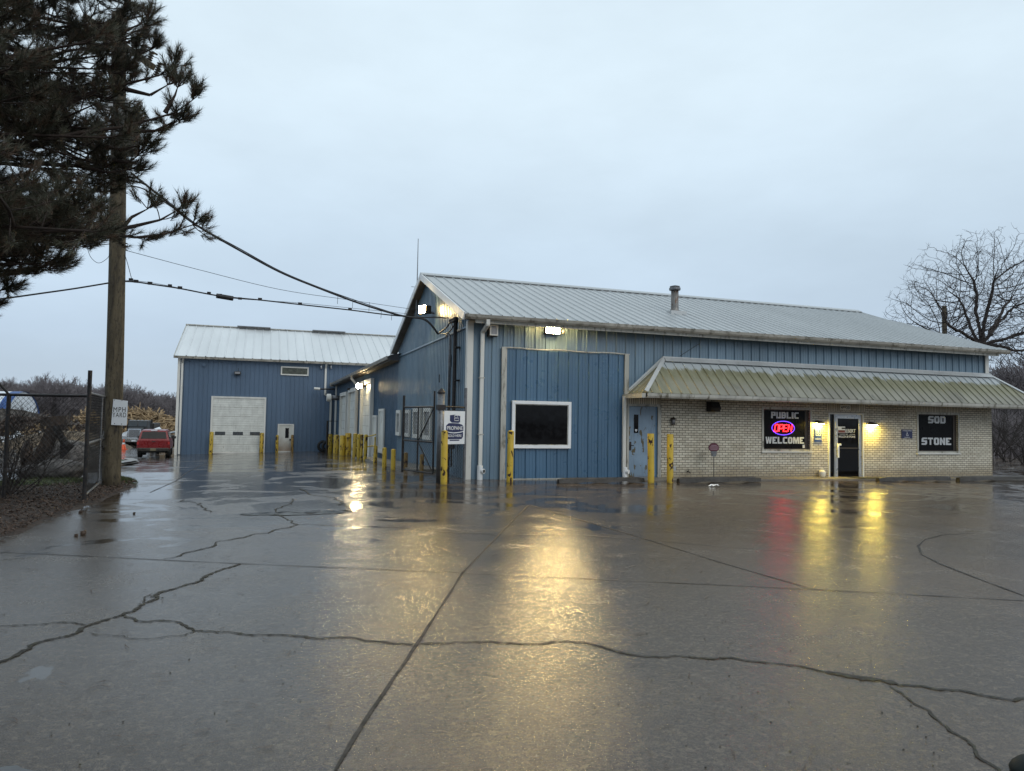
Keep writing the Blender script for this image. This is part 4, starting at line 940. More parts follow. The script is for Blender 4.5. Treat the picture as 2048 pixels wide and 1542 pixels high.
# blue signs
def wheelchair(mb, x, z, s, y):
    fr = ((x, y, z), (1, 0, 0), (0, 0, 1), (0, -1, 0))
    pts = [(s*(.02+.27*math.cos(t)), s*(-.16+.27*math.sin(t))) for t in np.linspace(RAD(125), RAD(345), 16)]; ribbon(mb, pts, s*.08, 0, frame=fr)
    ribbon(mb, [(-s*.04, s*.36), (-s*.02, -s*.02), (s*.2, -s*.02), (s*.30, -s*.34), (s*.4, -s*.30)], s*.09, 0.0008, frame=fr); ribbon(mb, [(-s*.02, s*.17), (s*.16, s*.17)], s*.07, 0.0016, frame=fr)
    mb.prism([(s*(-.05+.085*math.cos(t)), s*(.46+.085*math.sin(t))) for t in np.linspace(0, 6.28, 12)[:-1]], (x, y, z), (1, 0, 0), (0, 0, 1), 0, .002)
a, b = P(1629.5, 856, Y=BY-.03), P(1644, 883.5, Y=BY-.03)
r = thing('parking_sign', 'tall blue wheelchair parking sign beside the glass door', 'sign', ((a.x+b.x)/2, BY-.02, b.z))
bevel(MB().bb(a.x, b.x, BY-.025, BY-.001, b.z, a.z).build('sign_plate', 'signblue', r), .008)
mb = MB(); cx = (a.x+b.x)/2; w = (b.x-a.x); cz = a.z-(a.z-b.z)*.32; wheelchair(mb, cx, cz, w*.48, BY-.028); mb.frame(cx-w*.34, cx+w*.34, cz-w*.36, cz+w*.38, .010, BY-.03, BY-.026); mb.build('symbol', 'white', r)
text('lettering', 'PARKING', 'white', r, (cx, BY-.03, b.z+(a.z-b.z)*.2), (a.z-b.z)*.14, bold=.01, fit=w*.86)
a, b = P(1803.5, 859, Y=BY-.03), P(1825.5, 877, Y=BY-.03)
r = thing('accessible_sign', 'wide blue wheelchair sign beside the stone window', 'sign', ((a.x+b.x)/2, BY-.02, b.z))
bevel(MB().bb(a.x, b.x, BY-.025, BY-.001, b.z, a.z).build('sign_plate', 'navy', r), .006)
mb = MB(); cx = (a.x+b.x)/2; w = b.x-a.x; h = a.z-b.z; wheelchair(mb, cx, b.z+h*.5, h*.5, BY-.028); mb.build('symbol', 'white', r)
text('lettering', 'HANDICAPPED', 'white', r, (cx, BY-.03, a.z-h*.13), h*.11, bold=.0, fit=w*.84); text('lettering', 'PARKING', 'white', r, (cx, BY-.03, b.z+h*.11), h*.10, bold=.0, fit=w*.5)
# stake sign
p = P(1427.5, 962, Y=FY-.55); gz_ = G(p.x, p.y)+.05
r = thing('stake_sign', 'small maroon oval sign on a thin black stake in front of the brick wall', 'sign', (p.x, FY-.55, gz_))
MB().tube([(p.x, FY-.55, gz_-.05), (p.x, FY-.55, gz_+.72)], .011, 8).build('stake', 'black', r)
c = P(1427.5, 896, Y=FY-.56); rx = .175; rz = .115
MB().prism([(rx*math.cos(t), rz*math.sin(t)*(1.25 if math.sin(t) > 0 else 1)) for t in np.linspace(0, 6.283, 33)[:-1]], (c.x, FY-.56, c.z), (1, 0, 0), (0, 0, 1), -.008, .008).build('sign_plate', mat('maroon_sign', (.085, .014, .028), .35), r)
MB().prism([(-.10, .0), (.10, 0), (.07, -.15), (-.07, -.15)], (c.x, FY-.56, c.z-.09), (1, 0, 0), (0, 0, 1), -.012, .012).build('sign_holder', 'galv', r)
mb = MB()
for z_, w_ in ((.075, .09), (.035, .13), (.0, .15), (-.035, .12)): mb.bb(c.x-w_, c.x+w_, FY-.571, FY-.569, c.z+z_-.006, c.z+z_+.006)
mb.build('sign_band', mat('pink_print', (.42, .28, .32), .5), r)
# small white tank by the entrance
p = P(1643.5, 960, Y=BY-.12); r = thing('gas_cylinder', 'small white gas cylinder standing left of the glass door', 'gas cylinder', (p.x, BY-.12, G(p.x, 17.6)+.05))
z0 = G(p.x, 17.6)+.05
o = MB().lathe((p.x, BY-.14, z0), [(.07, 0), (.07, .015), (.09, .04), (.10, .09), (.10, .15), (.085, .19), (.04, .215), (.02, .22)], 18).build('tank', 'ceramic', r, True)
mb = MB(); mb.tube([(p.x, BY-.14, z0+.21), (p.x, BY-.14, z0+.27)], .014, 8); mb.tube([(p.x-.05, BY-.14, z0+.20), (p.x-.05, BY-.14, z0+.27), (p.x+.05, BY-.14, z0+.27), (p.x+.05, BY-.14, z0+.20)], .008, 6); mb.build('valve_collar', 'ceramic', r)
a, b = GP(1690, 965), GP(1745, 968)
o = MB().box((18.0, 17.28, G(18, 17.2)+.047), (1.5, .55, .02)).build('door_mat', 'rubber'); tag(o, 'black door mat in front of the glass door', 'door mat')
# ============================================================ BOLLARDS
def bollard(bx, by, ty, wpx, label, m='yellow', cap='dome', group='yellow bollards', Y=None):
    g = GP(bx, by) if Y is None else P(bx, by, Y=Y)
    if Y is not None: g.z = G(g.x, Y)
    zt = P(bx, ty, Y=g.y).z; depth = Vector(g[:2]).length; R_ = wpx/2*math.hypot(g.x, g.y)*math.cos(math.atan2(g.x, g.y)-YAW)/FPX
    r = thing('bollard', label, 'bollard', g, group); h = zt-g.z; z0 = g.z
    rr = random.Random(int(bx*7+by)); tx, ty_ = rr.uniform(-.012, .012), rr.uniform(-.012, .012)
    mb = MB(); mb.tube_prof(Vector((g.x, g.y, z0-.05)), Vector((tx, ty_, 1)).normalized(), [(R_, 0), (R_, h+.02), (R_*.96, h+.035)], 24); mb.build('post', m, r, True).data.set_sharp_from_angle(angle=RAD(30))
    mb = MB(); top = Vector((g.x, g.y, z0-.05))+Vector((tx, ty_, 1)).normalized()*(h+.035)
    if cap == 'dome': prof_ = [(R_*.97, -.002), (R_*.9, .012), (R_*.6, .026), (R_*.2, .032), (0, .033)]
    else: prof_ = [(R_*.94, -.001), (R_*.94, .003), (0, .003)]
    mb.tube_prof(top, Vector((tx, ty_, 1)).normalized(), prof_, 24); mb.build('cap', 'crack' if cap == 'rust' else m, r, True)
    return r
bollard(887.5, 972, 862, 13.4, 'yellow bollard in front of the propane sign', Y=16.4)
bollard(1019, 970, 862, 13.2, 'yellow bollard in front of the big dark window', Y=16.8)
bollard(1302, 972, 866, 13, 'yellow bollard in front of the peeling blue door', cap='rust', Y=16.3)
bollard(1340, 972, 867, 13, 'yellow bollard in front of the brick wall, with a rusty top', cap='rust', Y=16.3)
bollard(786, 941, 899, 9.4, 'short yellow bollard nearest the open cage gate')
bollard(768.5, 937, 896, 9, 'short yellow bollard with a black mark, middle of three along the ramp')
bollard(750, 929, 892, 8, 'short grey worn bollard by the yellow ramp rail', 'yellow_worn')
bollard(811, 941, 906, 8.6, 'rusty ochre bollard behind the mesh of the cage gate, left one', 'yellow_brown', Y=21.5)
bollard(843, 949, 909, 8.6, 'rusty ochre bollard behind the mesh of the cage gate, right one', 'yellow_brown', Y=20.0)
cl = [(659, 904, 868, 11, 'yellow_worn', 'farthest chipped yellow bollard of the row, beside the tyres'), (672, 908, 870, 12, 'yellow_worn', 'wide badly rusted yellow bollard, second of the far row'),
      (684, 911, 871, 11, 'yellow', 'bright yellow bollard, third of the far row'), (696, 911, 866.5, 12.5, 'yellow_worn', 'wide yellow bollard with a long rust streak in the far row'),
      (709, 917, 867.5, 9.5, 'yellow_worn', 'yellow bollard with rust near its foot, below the wing floodlight'), (717, 919.5, 868.5, 6.5, 'yellow', 'slim plain yellow bollard of the far row'),
      (722.5, 921, 869, 6, 'yellow_worn', 'slim rusty yellow bollard squeezed between two others'), (730, 922, 869.5, 7.5, 'yellow', 'yellow bollard at the near end of the far row, by the ramp rail')]
for bx, by, ty, w, m, lab in cl: bollard(bx, by, ty, w, lab, m)
for bx, ty, w, m, lab in ((421.5, 864, 7.5, 'yellow', 'yellow bollard at the left side of the big white garage door'), (522.5, 866, 8, 'yellow_worn', 'rust-streaked yellow bollard at the right side of the big white garage door'),
                          (553.5, 870.5, 5.6, 'yellow_worn', 'slim rusty bollard left of the small white door'), (584, 870, 5, 'yellow_brown', 'slim rusty bollard right of the small white door')):
    bollard(bx, 904.5, ty, w, lab, m, Y=B2-.55)
# yellow ramp rail
r = thing('ramp_rail', 'yellow two-bar pipe rail along the ramp by the side doors', 'railing', (4.2, 31, G(4.2, 31)))
mb = MB(); z = lambda y, h: G(4.2, y)+h
for h in (.55, .98): mb.tube([(4.2, 28.3, z(28.3, h+.12)), (4.2, 34.5, z(34.5, h-.05))], .028, 8)
mb.build('rail_bar', 'yellow', r)
for y in (28.4, 31.4, 34.4): MB().tube([(4.2, y, z(y, -.05)), (4.2, y, z(y, 1.02))], .03, 8).build('rail_post', 'yellow', r)
# ============================================================ WHEEL STOPS
def stop(xa, xb, yb, label):
    a, b = GP(xa, yb), GP(xb, yb); Yc = 16.55
    a = P(xa, yb, Y=Yc-.09); b = P(xb, yb, Y=Yc-.09); z = G(a.x, Yc); L = b.x-a.x
    vs = []; pr = [(-.095, .0), (-.08, .11), (-.06, .13), (.06, .13), (.08, .11), (.095, 0)]
    rr = random.Random(xa); mb = MB(); nseg = 14; k = len(pr)
    for i in range(nseg+1):
        t = i/nseg; e_ = .8 if i in (0, nseg) else 1.
        vs += [(a.x+L*t, Yc+p_[0]*e_+rr.uniform(-.004, .004), z+p_[1]*e_+rr.uniform(-.005, .004)+(.028 if p_[1] == 0 and (.25 < t < .42 or .6 < t < .8) else 0)) for p_ in pr]
    fs = [tuple(range(k))[::-1], tuple(nseg*k+j for j in range(k))]
    for i in range(nseg):
        for j in range(k): fs.append((i*k+j, i*k+(j+1) % k, (i+1)*k+(j+1) % k, (i+1)*k+j))
    mb.add(vs, fs); o = mb.build('wheel_stop', 'asphalt'); tag(o, label, 'wheel stop', 'wheel stops along the shop front')
stop(1119, 1290, 974, 'dark wheel stop in front of the blue wall'); stop(1360, 1523, 974, 'dark wheel stop in front of the stake sign')
stop(1760, 1903, 973.5, 'dark wheel stop under the sod and stone window'); stop(1921, 2085, 973, 'dark wheel stop at the right edge of the photo')
p = GP(1417, 973); rr = random.Random(2); mb = MB()
vs = [(p.x+x*.07+rr.uniform(-.02, .02), p.y-.12+y*.04, p.z+.012+rr.uniform(0, .05)) for y in range(4) for x in range(5)]
mb.add(vs, [(j*5+i, j*5+i+1, j*5+i+6, j*5+i+5) for j in range(3) for i in range(4)]); tag(mb.build('paper_scrap', 'white'), 'crumpled white paper scrap against a wheel stop', 'litter')
# ============================================================ MAST, CONDUITS, CABLES
mast = P(911, 640, X=SX-.14); c2 = P(901, 668, X=SX-.12)
r = thing('service_mast', 'dark steel service mast with weatherhead on the side wall', 'mast', (SX-.14, mast.y, .9))
mb = MB(); mb.tube([(SX-.14, mast.y, .75), (SX-.14, mast.y, mast.z-.05)], .055, 12)
for z_ in (1.5, 2.6, 3.5): mb.bb(SX-.15, SX-.02, mast.y-.12, mast.y+.12, z_-.02, z_+.02)
mb.build('mast_pipe', 'darksteel', r, False); mb = MB(); mb.lathe((SX-.14, mast.y, mast.z-.08), [(.075, 0), (.09, .05), (.085, .12), (.04, .17), (0, .18)], 14); mb.tube([(SX-.16, mast.y, mast.z), (SX-.30, mast.y+.05, mast.z-.05)], .06, 10); mb.build('weatherhead', 'darksteel', r, True)
r = thing('conduit', 'thinner grey conduit with a bent top beside the service mast', 'conduit', (SX-.12, c2.y, .9))
MB().tube([(SX-.12, c2.y, 1.0), (SX-.12, c2.y, c2.z-.25), (SX-.12, c2.y+.02, c2.z-.1), (SX-.15, c2.y+.12, c2.z), (SX-.16, c2.y+.3, c2.z-.02)], .04, 10).build('pipe', 'galv', r, True)
MB().tube([(SX-.12, c2.y, 3.0), (SX-.12, c2.y, 3.35)], .055, 10).build('coupling', 'galv', r)
r = thing('gas_meter', 'dark gas meter and pipework behind the propane sign', 'gas meter', (SX-.2, 18.7, 0))
mb = MB(); mb.box((SX-.25, 18.75, .95), (.22, .3, .4)); bevel(mb.build('meter_box', 'galv', r), .03)
mb = MB(); mb.tube([(SX-.25, 18.75, 0), (SX-.25, 18.75, .8)], .03, 8); mb.tube([(SX-.25, 18.6, 1.1), (SX-.25, 18.45, 1.25), (SX-.25, 18.4, .3), (SX-.25, 18.9, .25)], .025, 8); mb.lathe((SX-.3, 18.45, .55), [(.09, 0), (.09, .05), (0, .06)], 12, (-1, 0, 0)); mb.build('pipe', 'darksteel', r)
# hook on the siding
p = P(879, 757, X=SX-.08); o = MB().tube([(p.x, p.y+.05*math.cos(t), p.z+.12*math.sin(t)) for t in np.linspace(0, 6.28, 14)], .008, 5).build('wire_loop', 'cable'); tag(o, 'small wire loop hanging on the side wall above the cage post', 'wire loop')
# antenna
p = P(834, 580, Y=24.2); q = P(834, 477, Y=24.2)
r = thing('antenna', 'thin upright whip antenna behind the gable peak', 'antenna', p)
MB().tube([(p.x, p.y, p.z-.35), (p.x, p.y, q.z-.0)], [.022, .011], 6).build('whip', 'galv', r)
mb = MB(); mb.tube([(p.x, p.y, p.z-.9), (p.x, p.y, p.z+.1)], .03, 8); mb.tube([(p.x-.2, p.y, p.z+.1), (p.x+.2, p.y, p.z+.1)], .01, 5); mb.tube([(p.x, p.y-.2, p.z+.02), (p.x, p.y+.2, p.z+.02)], .01, 5)
mb.tube([(p.x-.12, p.y, p.z-.2), (p.x+.5, p.y, p.z-.35)], .02, 5); mb.build('mount', 'galv', r)
# ============================================================ UTILITY POLE
PY = 16.6
pb = P(222, 976, Y=PY); pt = P(237, 28, Y=PY); z0 = G(pb.x, PY)
up_ = thing('utility_pole', 'tall weathered wooden utility pole beside the open gate', 'utility pole', (pb.x, PY, z0))
n_ = 26; pts = [Vector((pb.x, PY, z0-.1)).lerp(pt, t)+Vector((.05*math.sin(t*3.1), 0, 0)) for t in np.linspace(0, 1, n_)]
MB().tube(pts, [.178-.045*t for t in np.linspace(0, 1, n_)], 22).build('pole_shaft', 'pole', up_, True)
def at_pole(y, dx=0, dy=0): return P(233+dx, y, Y=PY+dy)
mb = MB(); a, b = P(200, 62, Y=PY+.9), P(312, 138, Y=PY-.95)
a, b = Vector((pt.x-.35, PY+1.0, pt.z-.75)), Vector((0, 0, 0)); b = P(306, 134, Y=PY-.9)
mid = P(236, 82, Y=PY-.2); a = mid+(mid-b); mb.box((a+b)/2, ((b-a).length, .10, .12), b-a); mb.build('crossarm', 'pole', up_)
for px_, py_ in ((296, 118), (312, 140), (262, 96)):
    c = P(px_, py_, Y=PY-.75); mb = MB(); prof_ = []
    for i in range(6): prof_ += [(.022, i*.05), (.055, i*.05+.012), (.055, i*.05+.022), (.022, i*.05+.036)]
    mb.lathe((c.x, c.y, c.z-.12), prof_, 12, (.25, 0, 1)); mb.tube([(c.x+.08, c.y, c.z+.16), (c.x+.17, c.y, c.z+.12)], .02, 6); mb.tube([(c.x+.08, c.y, c.z+.16), (c.x+.03, c.y, c.z+.25), (c.x-.1, c.y, c.z+.28)], .007, 5); mb.build('insulator', 'bronze', up_, True)
c = P(256, 262, Y=PY-.35); mb = MB()
mb.lathe((c.x, c.y, c.z-.48), [(.0, 0), (.18, .0), (.225, .05), (.225, .85), (.20, .92), (.08, .97), (0, .98)], 24); tr = mb.build('transformer_tank', mat('grey_transformer_paint', (.16, .16, .155), .4, .1, .15, 4, (.08, .06, .04), (.6, .7)), up_, True)
for dx in (-.02, .17):
    mb = MB(); prof_ = []
    for i in range(5): prof_ += [(.025, i*.045), (.055, i*.045+.012), (.05, i*.045+.03)]
    mb.lathe((c.x+dx, c.y, c.z+.44), prof_+[(.02, .26)], 12, (dx*.8, 0, 1)); mb.build('bushing', 'signwhite', tr, True)
MB().bb(c.x-.26, c.x-.1, c.y-.06, c.y+.1, c.z-.2, c.z+.3).build('mount_bracket', 'galv', tr)
c = P(228, 212, Y=PY-.2); MB().bb(c.x-.16, c.x-.02, PY-.24, PY-.16, c.z-.18, c.z+.18).build('switch_box', 'signwhite', up_)
mb = MB()
for y_ in (386, 487, 500): c = P(252, y_, Y=PY); mb.tube([(c.x-.25, PY, c.z), (c.x+.03, PY, c.z)], .012, 6)
mb.build('bolt', 'darksteel', up_)
mb = MB(); mb.tube([P(264, 292, Y=PY-.3), P(264, 320, Y=PY-.3), P(262, 342, Y=PY-.2)], .012, 6); mb.tube([P(262, 345, Y=PY-.2), P(270, 355, Y=PY-.2), P(266, 368, Y=PY-.2)], .008, 6); mb.build('drop_wire', 'cable', up_)
# MPH YARD sign nailed to the pole
a, b = P(224.5, 798, Y=PY-.24), P(253.5, 850, Y=PY-.24)
r = thing('yard_sign', 'white MPH YARD sign fixed to the wooden utility pole', 'sign', ((a.x+b.x)/2, PY-.24, b.z))
mb = MB(); sk = .018; mb.prism([(0, 0), (b.x-a.x, -.012), (b.x-a.x, a.z-b.z-.03), (.02, a.z-b.z)], (a.x, PY-.23, b.z), (1, 0, 0), (0, 0, 1), 0, .008); mb.build('sign_plate', 'signwhite', r)
def st(s, xa, ya, xb, yb):
    a_, b_ = P(xa, ya, Y=PY-.24), P(xb, yb, Y=PY-.24); text('lettering', s, 'ink', r, ((a_.x+b_.x)/2, PY-.2405, (a_.z+b_.z)/2), a_.z-b_.z, bold=.0, fit=b_.x-a_.x, space=1.15)
st('MPH', 227, 814, 251, 824.5); st('YARD', 225, 825, 252, 834.5)
mb = MB()
for x_, y_ in ((229, 800), (244, 801), (229, 847), (243, 848)): c = P(x_, y_, Y=PY-.245); mb.lathe((c.x, PY-.239, c.z), [(.009, 0), (.009, .004), (0, .005)], 8, (0, -1, 0))
mb.build('bolt_head', 'darksteel', r)
# cables
def cable(label, pts, rad, name='cable', group='overhead cables', sub=6):
    pts = [Vector(p) for p in pts]; out = []
    for i in range(len(pts)-1):                         # catmull-rom
        p0, p1, p2, p3 = pts[max(0, i-1)], pts[i], pts[i+1], pts[min(len(pts)-1, i+2)]
        for k in range(sub):
            t = k/sub; out.append(.5*((2*p1)+(p2-p0)*t+(2*p0-5*p1+4*p2-p3)*t*t+(3*p1-p0-3*p2+p3)*t**3))
    out.append(pts[-1]); o = MB().tube(out, rad, 6).build(name, 'cable', None, True); tag(o, label, 'cable', group); return out
def lerpY(x, xa, Ya, xb, Yb): return Ya+(Yb-Ya)*(x-xa)/(xb-xa)
def cpts(px, xa, Ya, xb, Yb): return [P(x, y, Y=lerpY(x, xa, Ya, xb, Yb)) for x, y in px]
My = mast.y
main = [(262, 346), (330, 400), (367, 432), (410, 461), (480, 501), (560, 544), (640, 577), (720, 607), (800, 631), (850, 640), (876, 668)]
cable('thick black service cable swooping from the pole to the gable', cpts(main, 250, PY-.2, 905, My), .024)
cable('thin cable twisted above the thick service cable', [p+Vector((0, 0, .03+.012*math.sin(i*2.4))) for i, p in enumerate(cpts(main[1:], 250, PY-.2, 905, My))], .010)
cable('short looped cable joining the thick service cable at the pole, upper one', cpts([(249, 361), (285, 367), (318, 390), (350, 418)], 250, PY-.2, 905, My), .014)
cable('short looped cable joining the thick service cable at the pole, lower one', cpts([(249, 372), (275, 374), (300, 385), (345, 415)], 250, PY-.2, 905, My), .014)
cable('black cable bundle curling from the service drop into the weatherhead', [P(876, 668, X=SX-.25), P(893, 655, X=SX-.3), P(900, 645, X=SX-.28), P(909, 641, X=SX-.28)], .022)
cable('second black cable loop below the weatherhead', [P(872, 665, X=SX-.22), P(890, 668, X=SX-.3), P(902, 660, X=SX-.28), P(911, 645, X=SX-.25)], .016)
cable('black cable loop drooping between weatherhead and conduit', [P(899, 662, X=SX-.2), P(905, 655, X=SX-.3), P(903, 645, X=SX-.3), P(910, 640, X=SX-.25)], .014)
tel = [(217, 566.5), (245, 563), (272, 564), (300, 568), (360, 577), (440, 592), (520, 600), (600, 609), (700, 620), (800, 632), (897, 636)]
cable('telephone cable with clips running from the pole to the gable', cpts(tel, 232, PY, 897, My), .016)
cable('thin support wire just above the telephone cable', cpts([(245, 560), (300, 565), (380, 580), (460, 596), (600, 606), (760, 622), (890, 635)], 232, PY, 897, My), .005)
cable('telephone cable leaving the pole toward the left edge', [P(217, 566, Y=PY), P(150, 577, Y=PY-.4), (P(80, 587, Y=PY-.8)), P(0, 598, Y=PY-1.3), P(-120, 612, Y=PY-2), P(-420, 640, Y=PY-4)], .016)
cable('thin wire from the pole to the gable above the telephone cable', cpts([(249, 500), (400, 540), (560, 579), (700, 600), (815, 617), (868, 624)], 232, PY, 868, My+2), .006)
cable('short slack wire looping left of the pole', [P(175, 497, Y=PY-.1), P(182, 515, Y=PY-.1), P(197, 526, Y=PY-.1), P(213, 518, Y=PY-.1), P(220, 508, Y=PY-.1)], .005)
cable('thin wire from pole bolt down to the telephone cable', [P(249, 507, Y=PY-.05), P(256, 530, Y=PY-.05), P(263, 557, Y=PY-.05)], .006)
cable('short cable held by clamps left of the pole', [P(165, 496, Y=PY-.1), P(190, 491, Y=PY-.1), P(220, 488, Y=PY-.1)], .008)
cp_ = cpts([(433, 591.5), (466, 597)], 232, PY, 897, My)
o = MB().tube(cp_, .055, 10).build('splice_case', 'cable'); tag(o, 'black splice case hanging on the telephone cable', 'splice case')
def clip_at(x_, y_, size, lab):
    c = P(x_, y_, Y=lerpY(x_, 232, PY, 897, My)); tag(MB().box(c, size).build('cable_clip', 'cable'), lab, 'cable clip', 'black clips along the telephone cable')
for x_, y_ in tel:
    if 250 < x_ < 800: clip_at(x_, y_-1.5, (.09, .05, .06), 'small black clip strapping the telephone cable')
for x_, y_ in ((262, 559), (340, 571), (418, 586), (480, 597)): clip_at(x_, y_, (.08, .04, .05), 'small black clip strapping the telephone cable')
for x_, y_ in ((675, 597), (705, 605), (738, 612), (762, 626), (783, 630)):
    c = P(x_, y_, Y=lerpY(x_, 232, PY, 897, My)); tag(MB().tube([c+Vector((.01, 0, .1)), c+Vector((0, 0, -.14))], .005, 4).build('wire_tail', 'cable'), 'short wire tail hanging from the cables near the gable', 'wire tail', 'wire tails on the cables')
# ============================================================ CHAIN-LINK FENCES
def mesh_panel(mb, A, B, h0, h1, pitch=.062, rw=.0032):
    """chain link between ground points A and B (Vectors at height 0), wires as three-sided tubes, slightly zigzag"""
    L = (B-A).length; d = (B-A).normalized(); H = h1-h0; s = -H; k = 0; nrm = Vector((-d.y, d.x, 0))
    while s < L:
        for sgn in (1, -1):
            if sgn > 0: a0, b0 = (s, 0), (s+H, H)
            else: a0, b0 = (s, H), (s+H, 0)
            ua, va_, ub, vb = a0[0], a0[1], b0[0], b0[1]
            if ua < 0: f = -ua/(ub-ua); va_ += (vb-va_)*f; ua = 0
            if ub > L: f = (ub-L)/(ub-ua); vb -= (vb-va_)*f; ub = L
            if ub-ua < .02: continue
            o_ = nrm*(.002*sgn)
            mb.tube([A+d*ua+Vector((0, 0, h0+va_))+o_, A+d*ub+Vector((0, 0, h0+vb))+o_], rw, 3, False)
        s += pitch*1.5
    return mb
MT['wire'] = mat('dull_chain_link_wire', (.045, .043, .042), .55, .5, .2)
g1 = P(168, 1012, Y=13.6); g1 = GP(168, 1010); g2 = GP(217, 964)
Ft = P(173, 792, Y=g1.y).z
fl = GP(8, 992); FH = 1.92
FL2 = Vector((-9.5, 14.6, 0)); fp = Vector((g1.x-.02, g1.y+.12, 0))
f1 = P(8, 985, Y=14.3); f1 = Vector((f1.x, 14.3, 0))
r = thing('chain_link_fence', 'dark chain-link fence behind the bare shrub at the left edge', 'fence', (f1.x, f1.y, 0))
dfd = (f1-fp).normalized(); end = fp+dfd*6.5
htop = P(173, 792, Y=fp.y).z; 
mb = MB(); mesh_panel(mb, fp, end, .03, htop+.02); mb.build('chain_link_mesh', 'wire', r)
MB().tube([fp+Vector((0, 0, htop)), end+Vector((0, 0, htop))], .024, 8).build('top_rail', 'darksteel', r)
MB().tube([Vector((f1.x, f1.y, -.1)), Vector((f1.x, f1.y, htop+.0))], .034, 10).build('fence_post', 'darksteel', r)
MB().tube([Vector((f1.x, f1.y, htop)), Vector((f1.x-.28, f1.y-.0, htop+.34))], .02, 8).build('barb_arm', 'darksteel', r)
MB().tube([end+Vector((0, 0, -.1)), end+Vector((0, 0, htop+.0))], .034, 10).build('fence_post', 'darksteel', r)
# hinge post and open gate leaf
def gate(label, A, B, h0, h1, ext_a, ext_b, mtA, mtB, cross, diag, name='chain_link_gate'):
    r = thing(name, label, 'gate', (A.x, A.y, 0)); V = lambda p, h: Vector((p.x, p.y, h)); mid_ = A.lerp(B, .5)
    MB().tube([V(A, h0-.08), V(A, ext_a)], .034, 10).build('stile', mtA, r); MB().tube([V(B, h0), V(B, ext_b)], .024, 10).build('stile', mtB, r)
    MB().tube([V(mid_, h0), V(mid_, h1)], .02, 8).build('middle_stile', mtB, r)
    for h, mm in ((h1, mtB), (cross, mtB), (h0, mtB)): MB().tube([V(A, h), V(B, h)], .022, 8).build('rail', mm, r)
    mb = MB()
    for (pa, ha, pc, hc) in diag: mb.tube([V(A.lerp(B, pa), ha), V(A.lerp(B, pc), hc)], .016, 8)
    mb.build('brace', mtB, r); mb = MB(); mesh_panel(mb, V(A, 0), V(B, 0), h0, h1); mb.build('chain_link_mesh', 'wire', r)
    return r
A, B = Vector((g1.x, g1.y, 0)), Vector((g2.x, g2.y, 0))
eA = P(184, 741, Y=A.y).z; eB = P(224, 757, Y=B.y).z
h1_ = P(182, 786, Y=A.y).z; h0_ = P(176, 990, Y=A.y).z; hc_ = P(178, 887, Y=A.y).z
gate('tall chain-link gate leaf standing open beside the utility pole', A, B, max(.12, h0_), h1_, eA, eB, 'darksteel', 'galv', hc_, [(.5, hc_-.1, 1, h1_-.05), (.5, hc_+.0, .98, h0_+.1)])
c = GP(205, 968); c = Vector((c.x+.02, c.y+.35, 0)); zt = P(210, 750, Y=c.y).z
r = thing('gate_post', 'thick round-capped steel post between the open gate and the pole', 'gate post', (c.x, c.y, 0)); MB().tube([c, c+Vector((0, 0, zt-.08))], .098, 20).build('post', 'galv', r, True); MB().lathe((c.x, c.y, zt-.10), [(.108, 0), (.108, .03), (.095, .07), (.05, .10), (0, .11)], 20).build('cap', 'darksteel', r, True)
r = thing('fence_post', 'dark slotted steel post standing at the edge of the mulch bed', 'fence post', (g1.x-.03, g1.y-.02, 0))
bpy.data.objects.remove(r)
# propane cage: gate leaf, fat post, short panel, slim post
A = Vector((3.46, 18.5, 0)); B = Vector((3.93, 17.0, 0)); PP = Vector((4.06, 16.85, 0)); Q = Vector((4.80, 17.30, 0))
hA = P(805, 816, Y=A.y).z; hB = P(866, 812, Y=B.y).z; eA = P(804, 791, Y=A.y).z; eB = P(868, 782, Y=B.y).z
hc = P(830, 882, Y=17.8).z; hb0 = P(805, 940, Y=A.y).z
r = gate('dark chain-link cage gate swung open beside the propane sign', A, B, .22, (hA+hB)/2, eA, eB, 'darksteel', 'darksteel', hc, [(.5, hc-.02, .98, hB-.05), (.5, hc, .95, .3)])
r = thing('gate_post', 'fat grey steel post with a pointed cap beside the propane sign', 'gate post', (PP.x, PP.y, 0)); zt = P(878, 775, Y=PP.y).z
MB().tube([PP, PP+Vector((0, 0, zt-.12))], .085, 20).build('post', 'galv', r, True); MB().lathe((PP.x, PP.y, zt-.14), [(.098, 0), (.098, .025), (.06, .08), (.015, .12), (0, .14)], 20).build('cap', 'darksteel', r, True)
mb = MB(); mb.bb(PP.x-.10, PP.x+.10, PP.y-.1, PP.y+.1, 1.42+.35, 1.42+.47); mb.build('hinge_band', 'darksteel', r)
hq = P(910, 814, Y=17.1).z
r = thing('cage_fence', 'narrow chain-link panel carrying the propane sign', 'fence', (Q.x, Q.y, 0)); mb = MB(); mesh_panel(mb, PP, Q, .05, hq); mb.build('chain_link_mesh', 'wire', r)
MB().tube([PP+Vector((0, 0, hq)), Q+Vector((0, 0, hq))], .022, 8).build('top_rail', 'darksteel', r); MB().tube([Q+Vector((0, 0, -.1)), Q+Vector((0, 0, P(932, 776, Y=Q.y).z))], .038, 12).build('fence_post', 'galv', r)
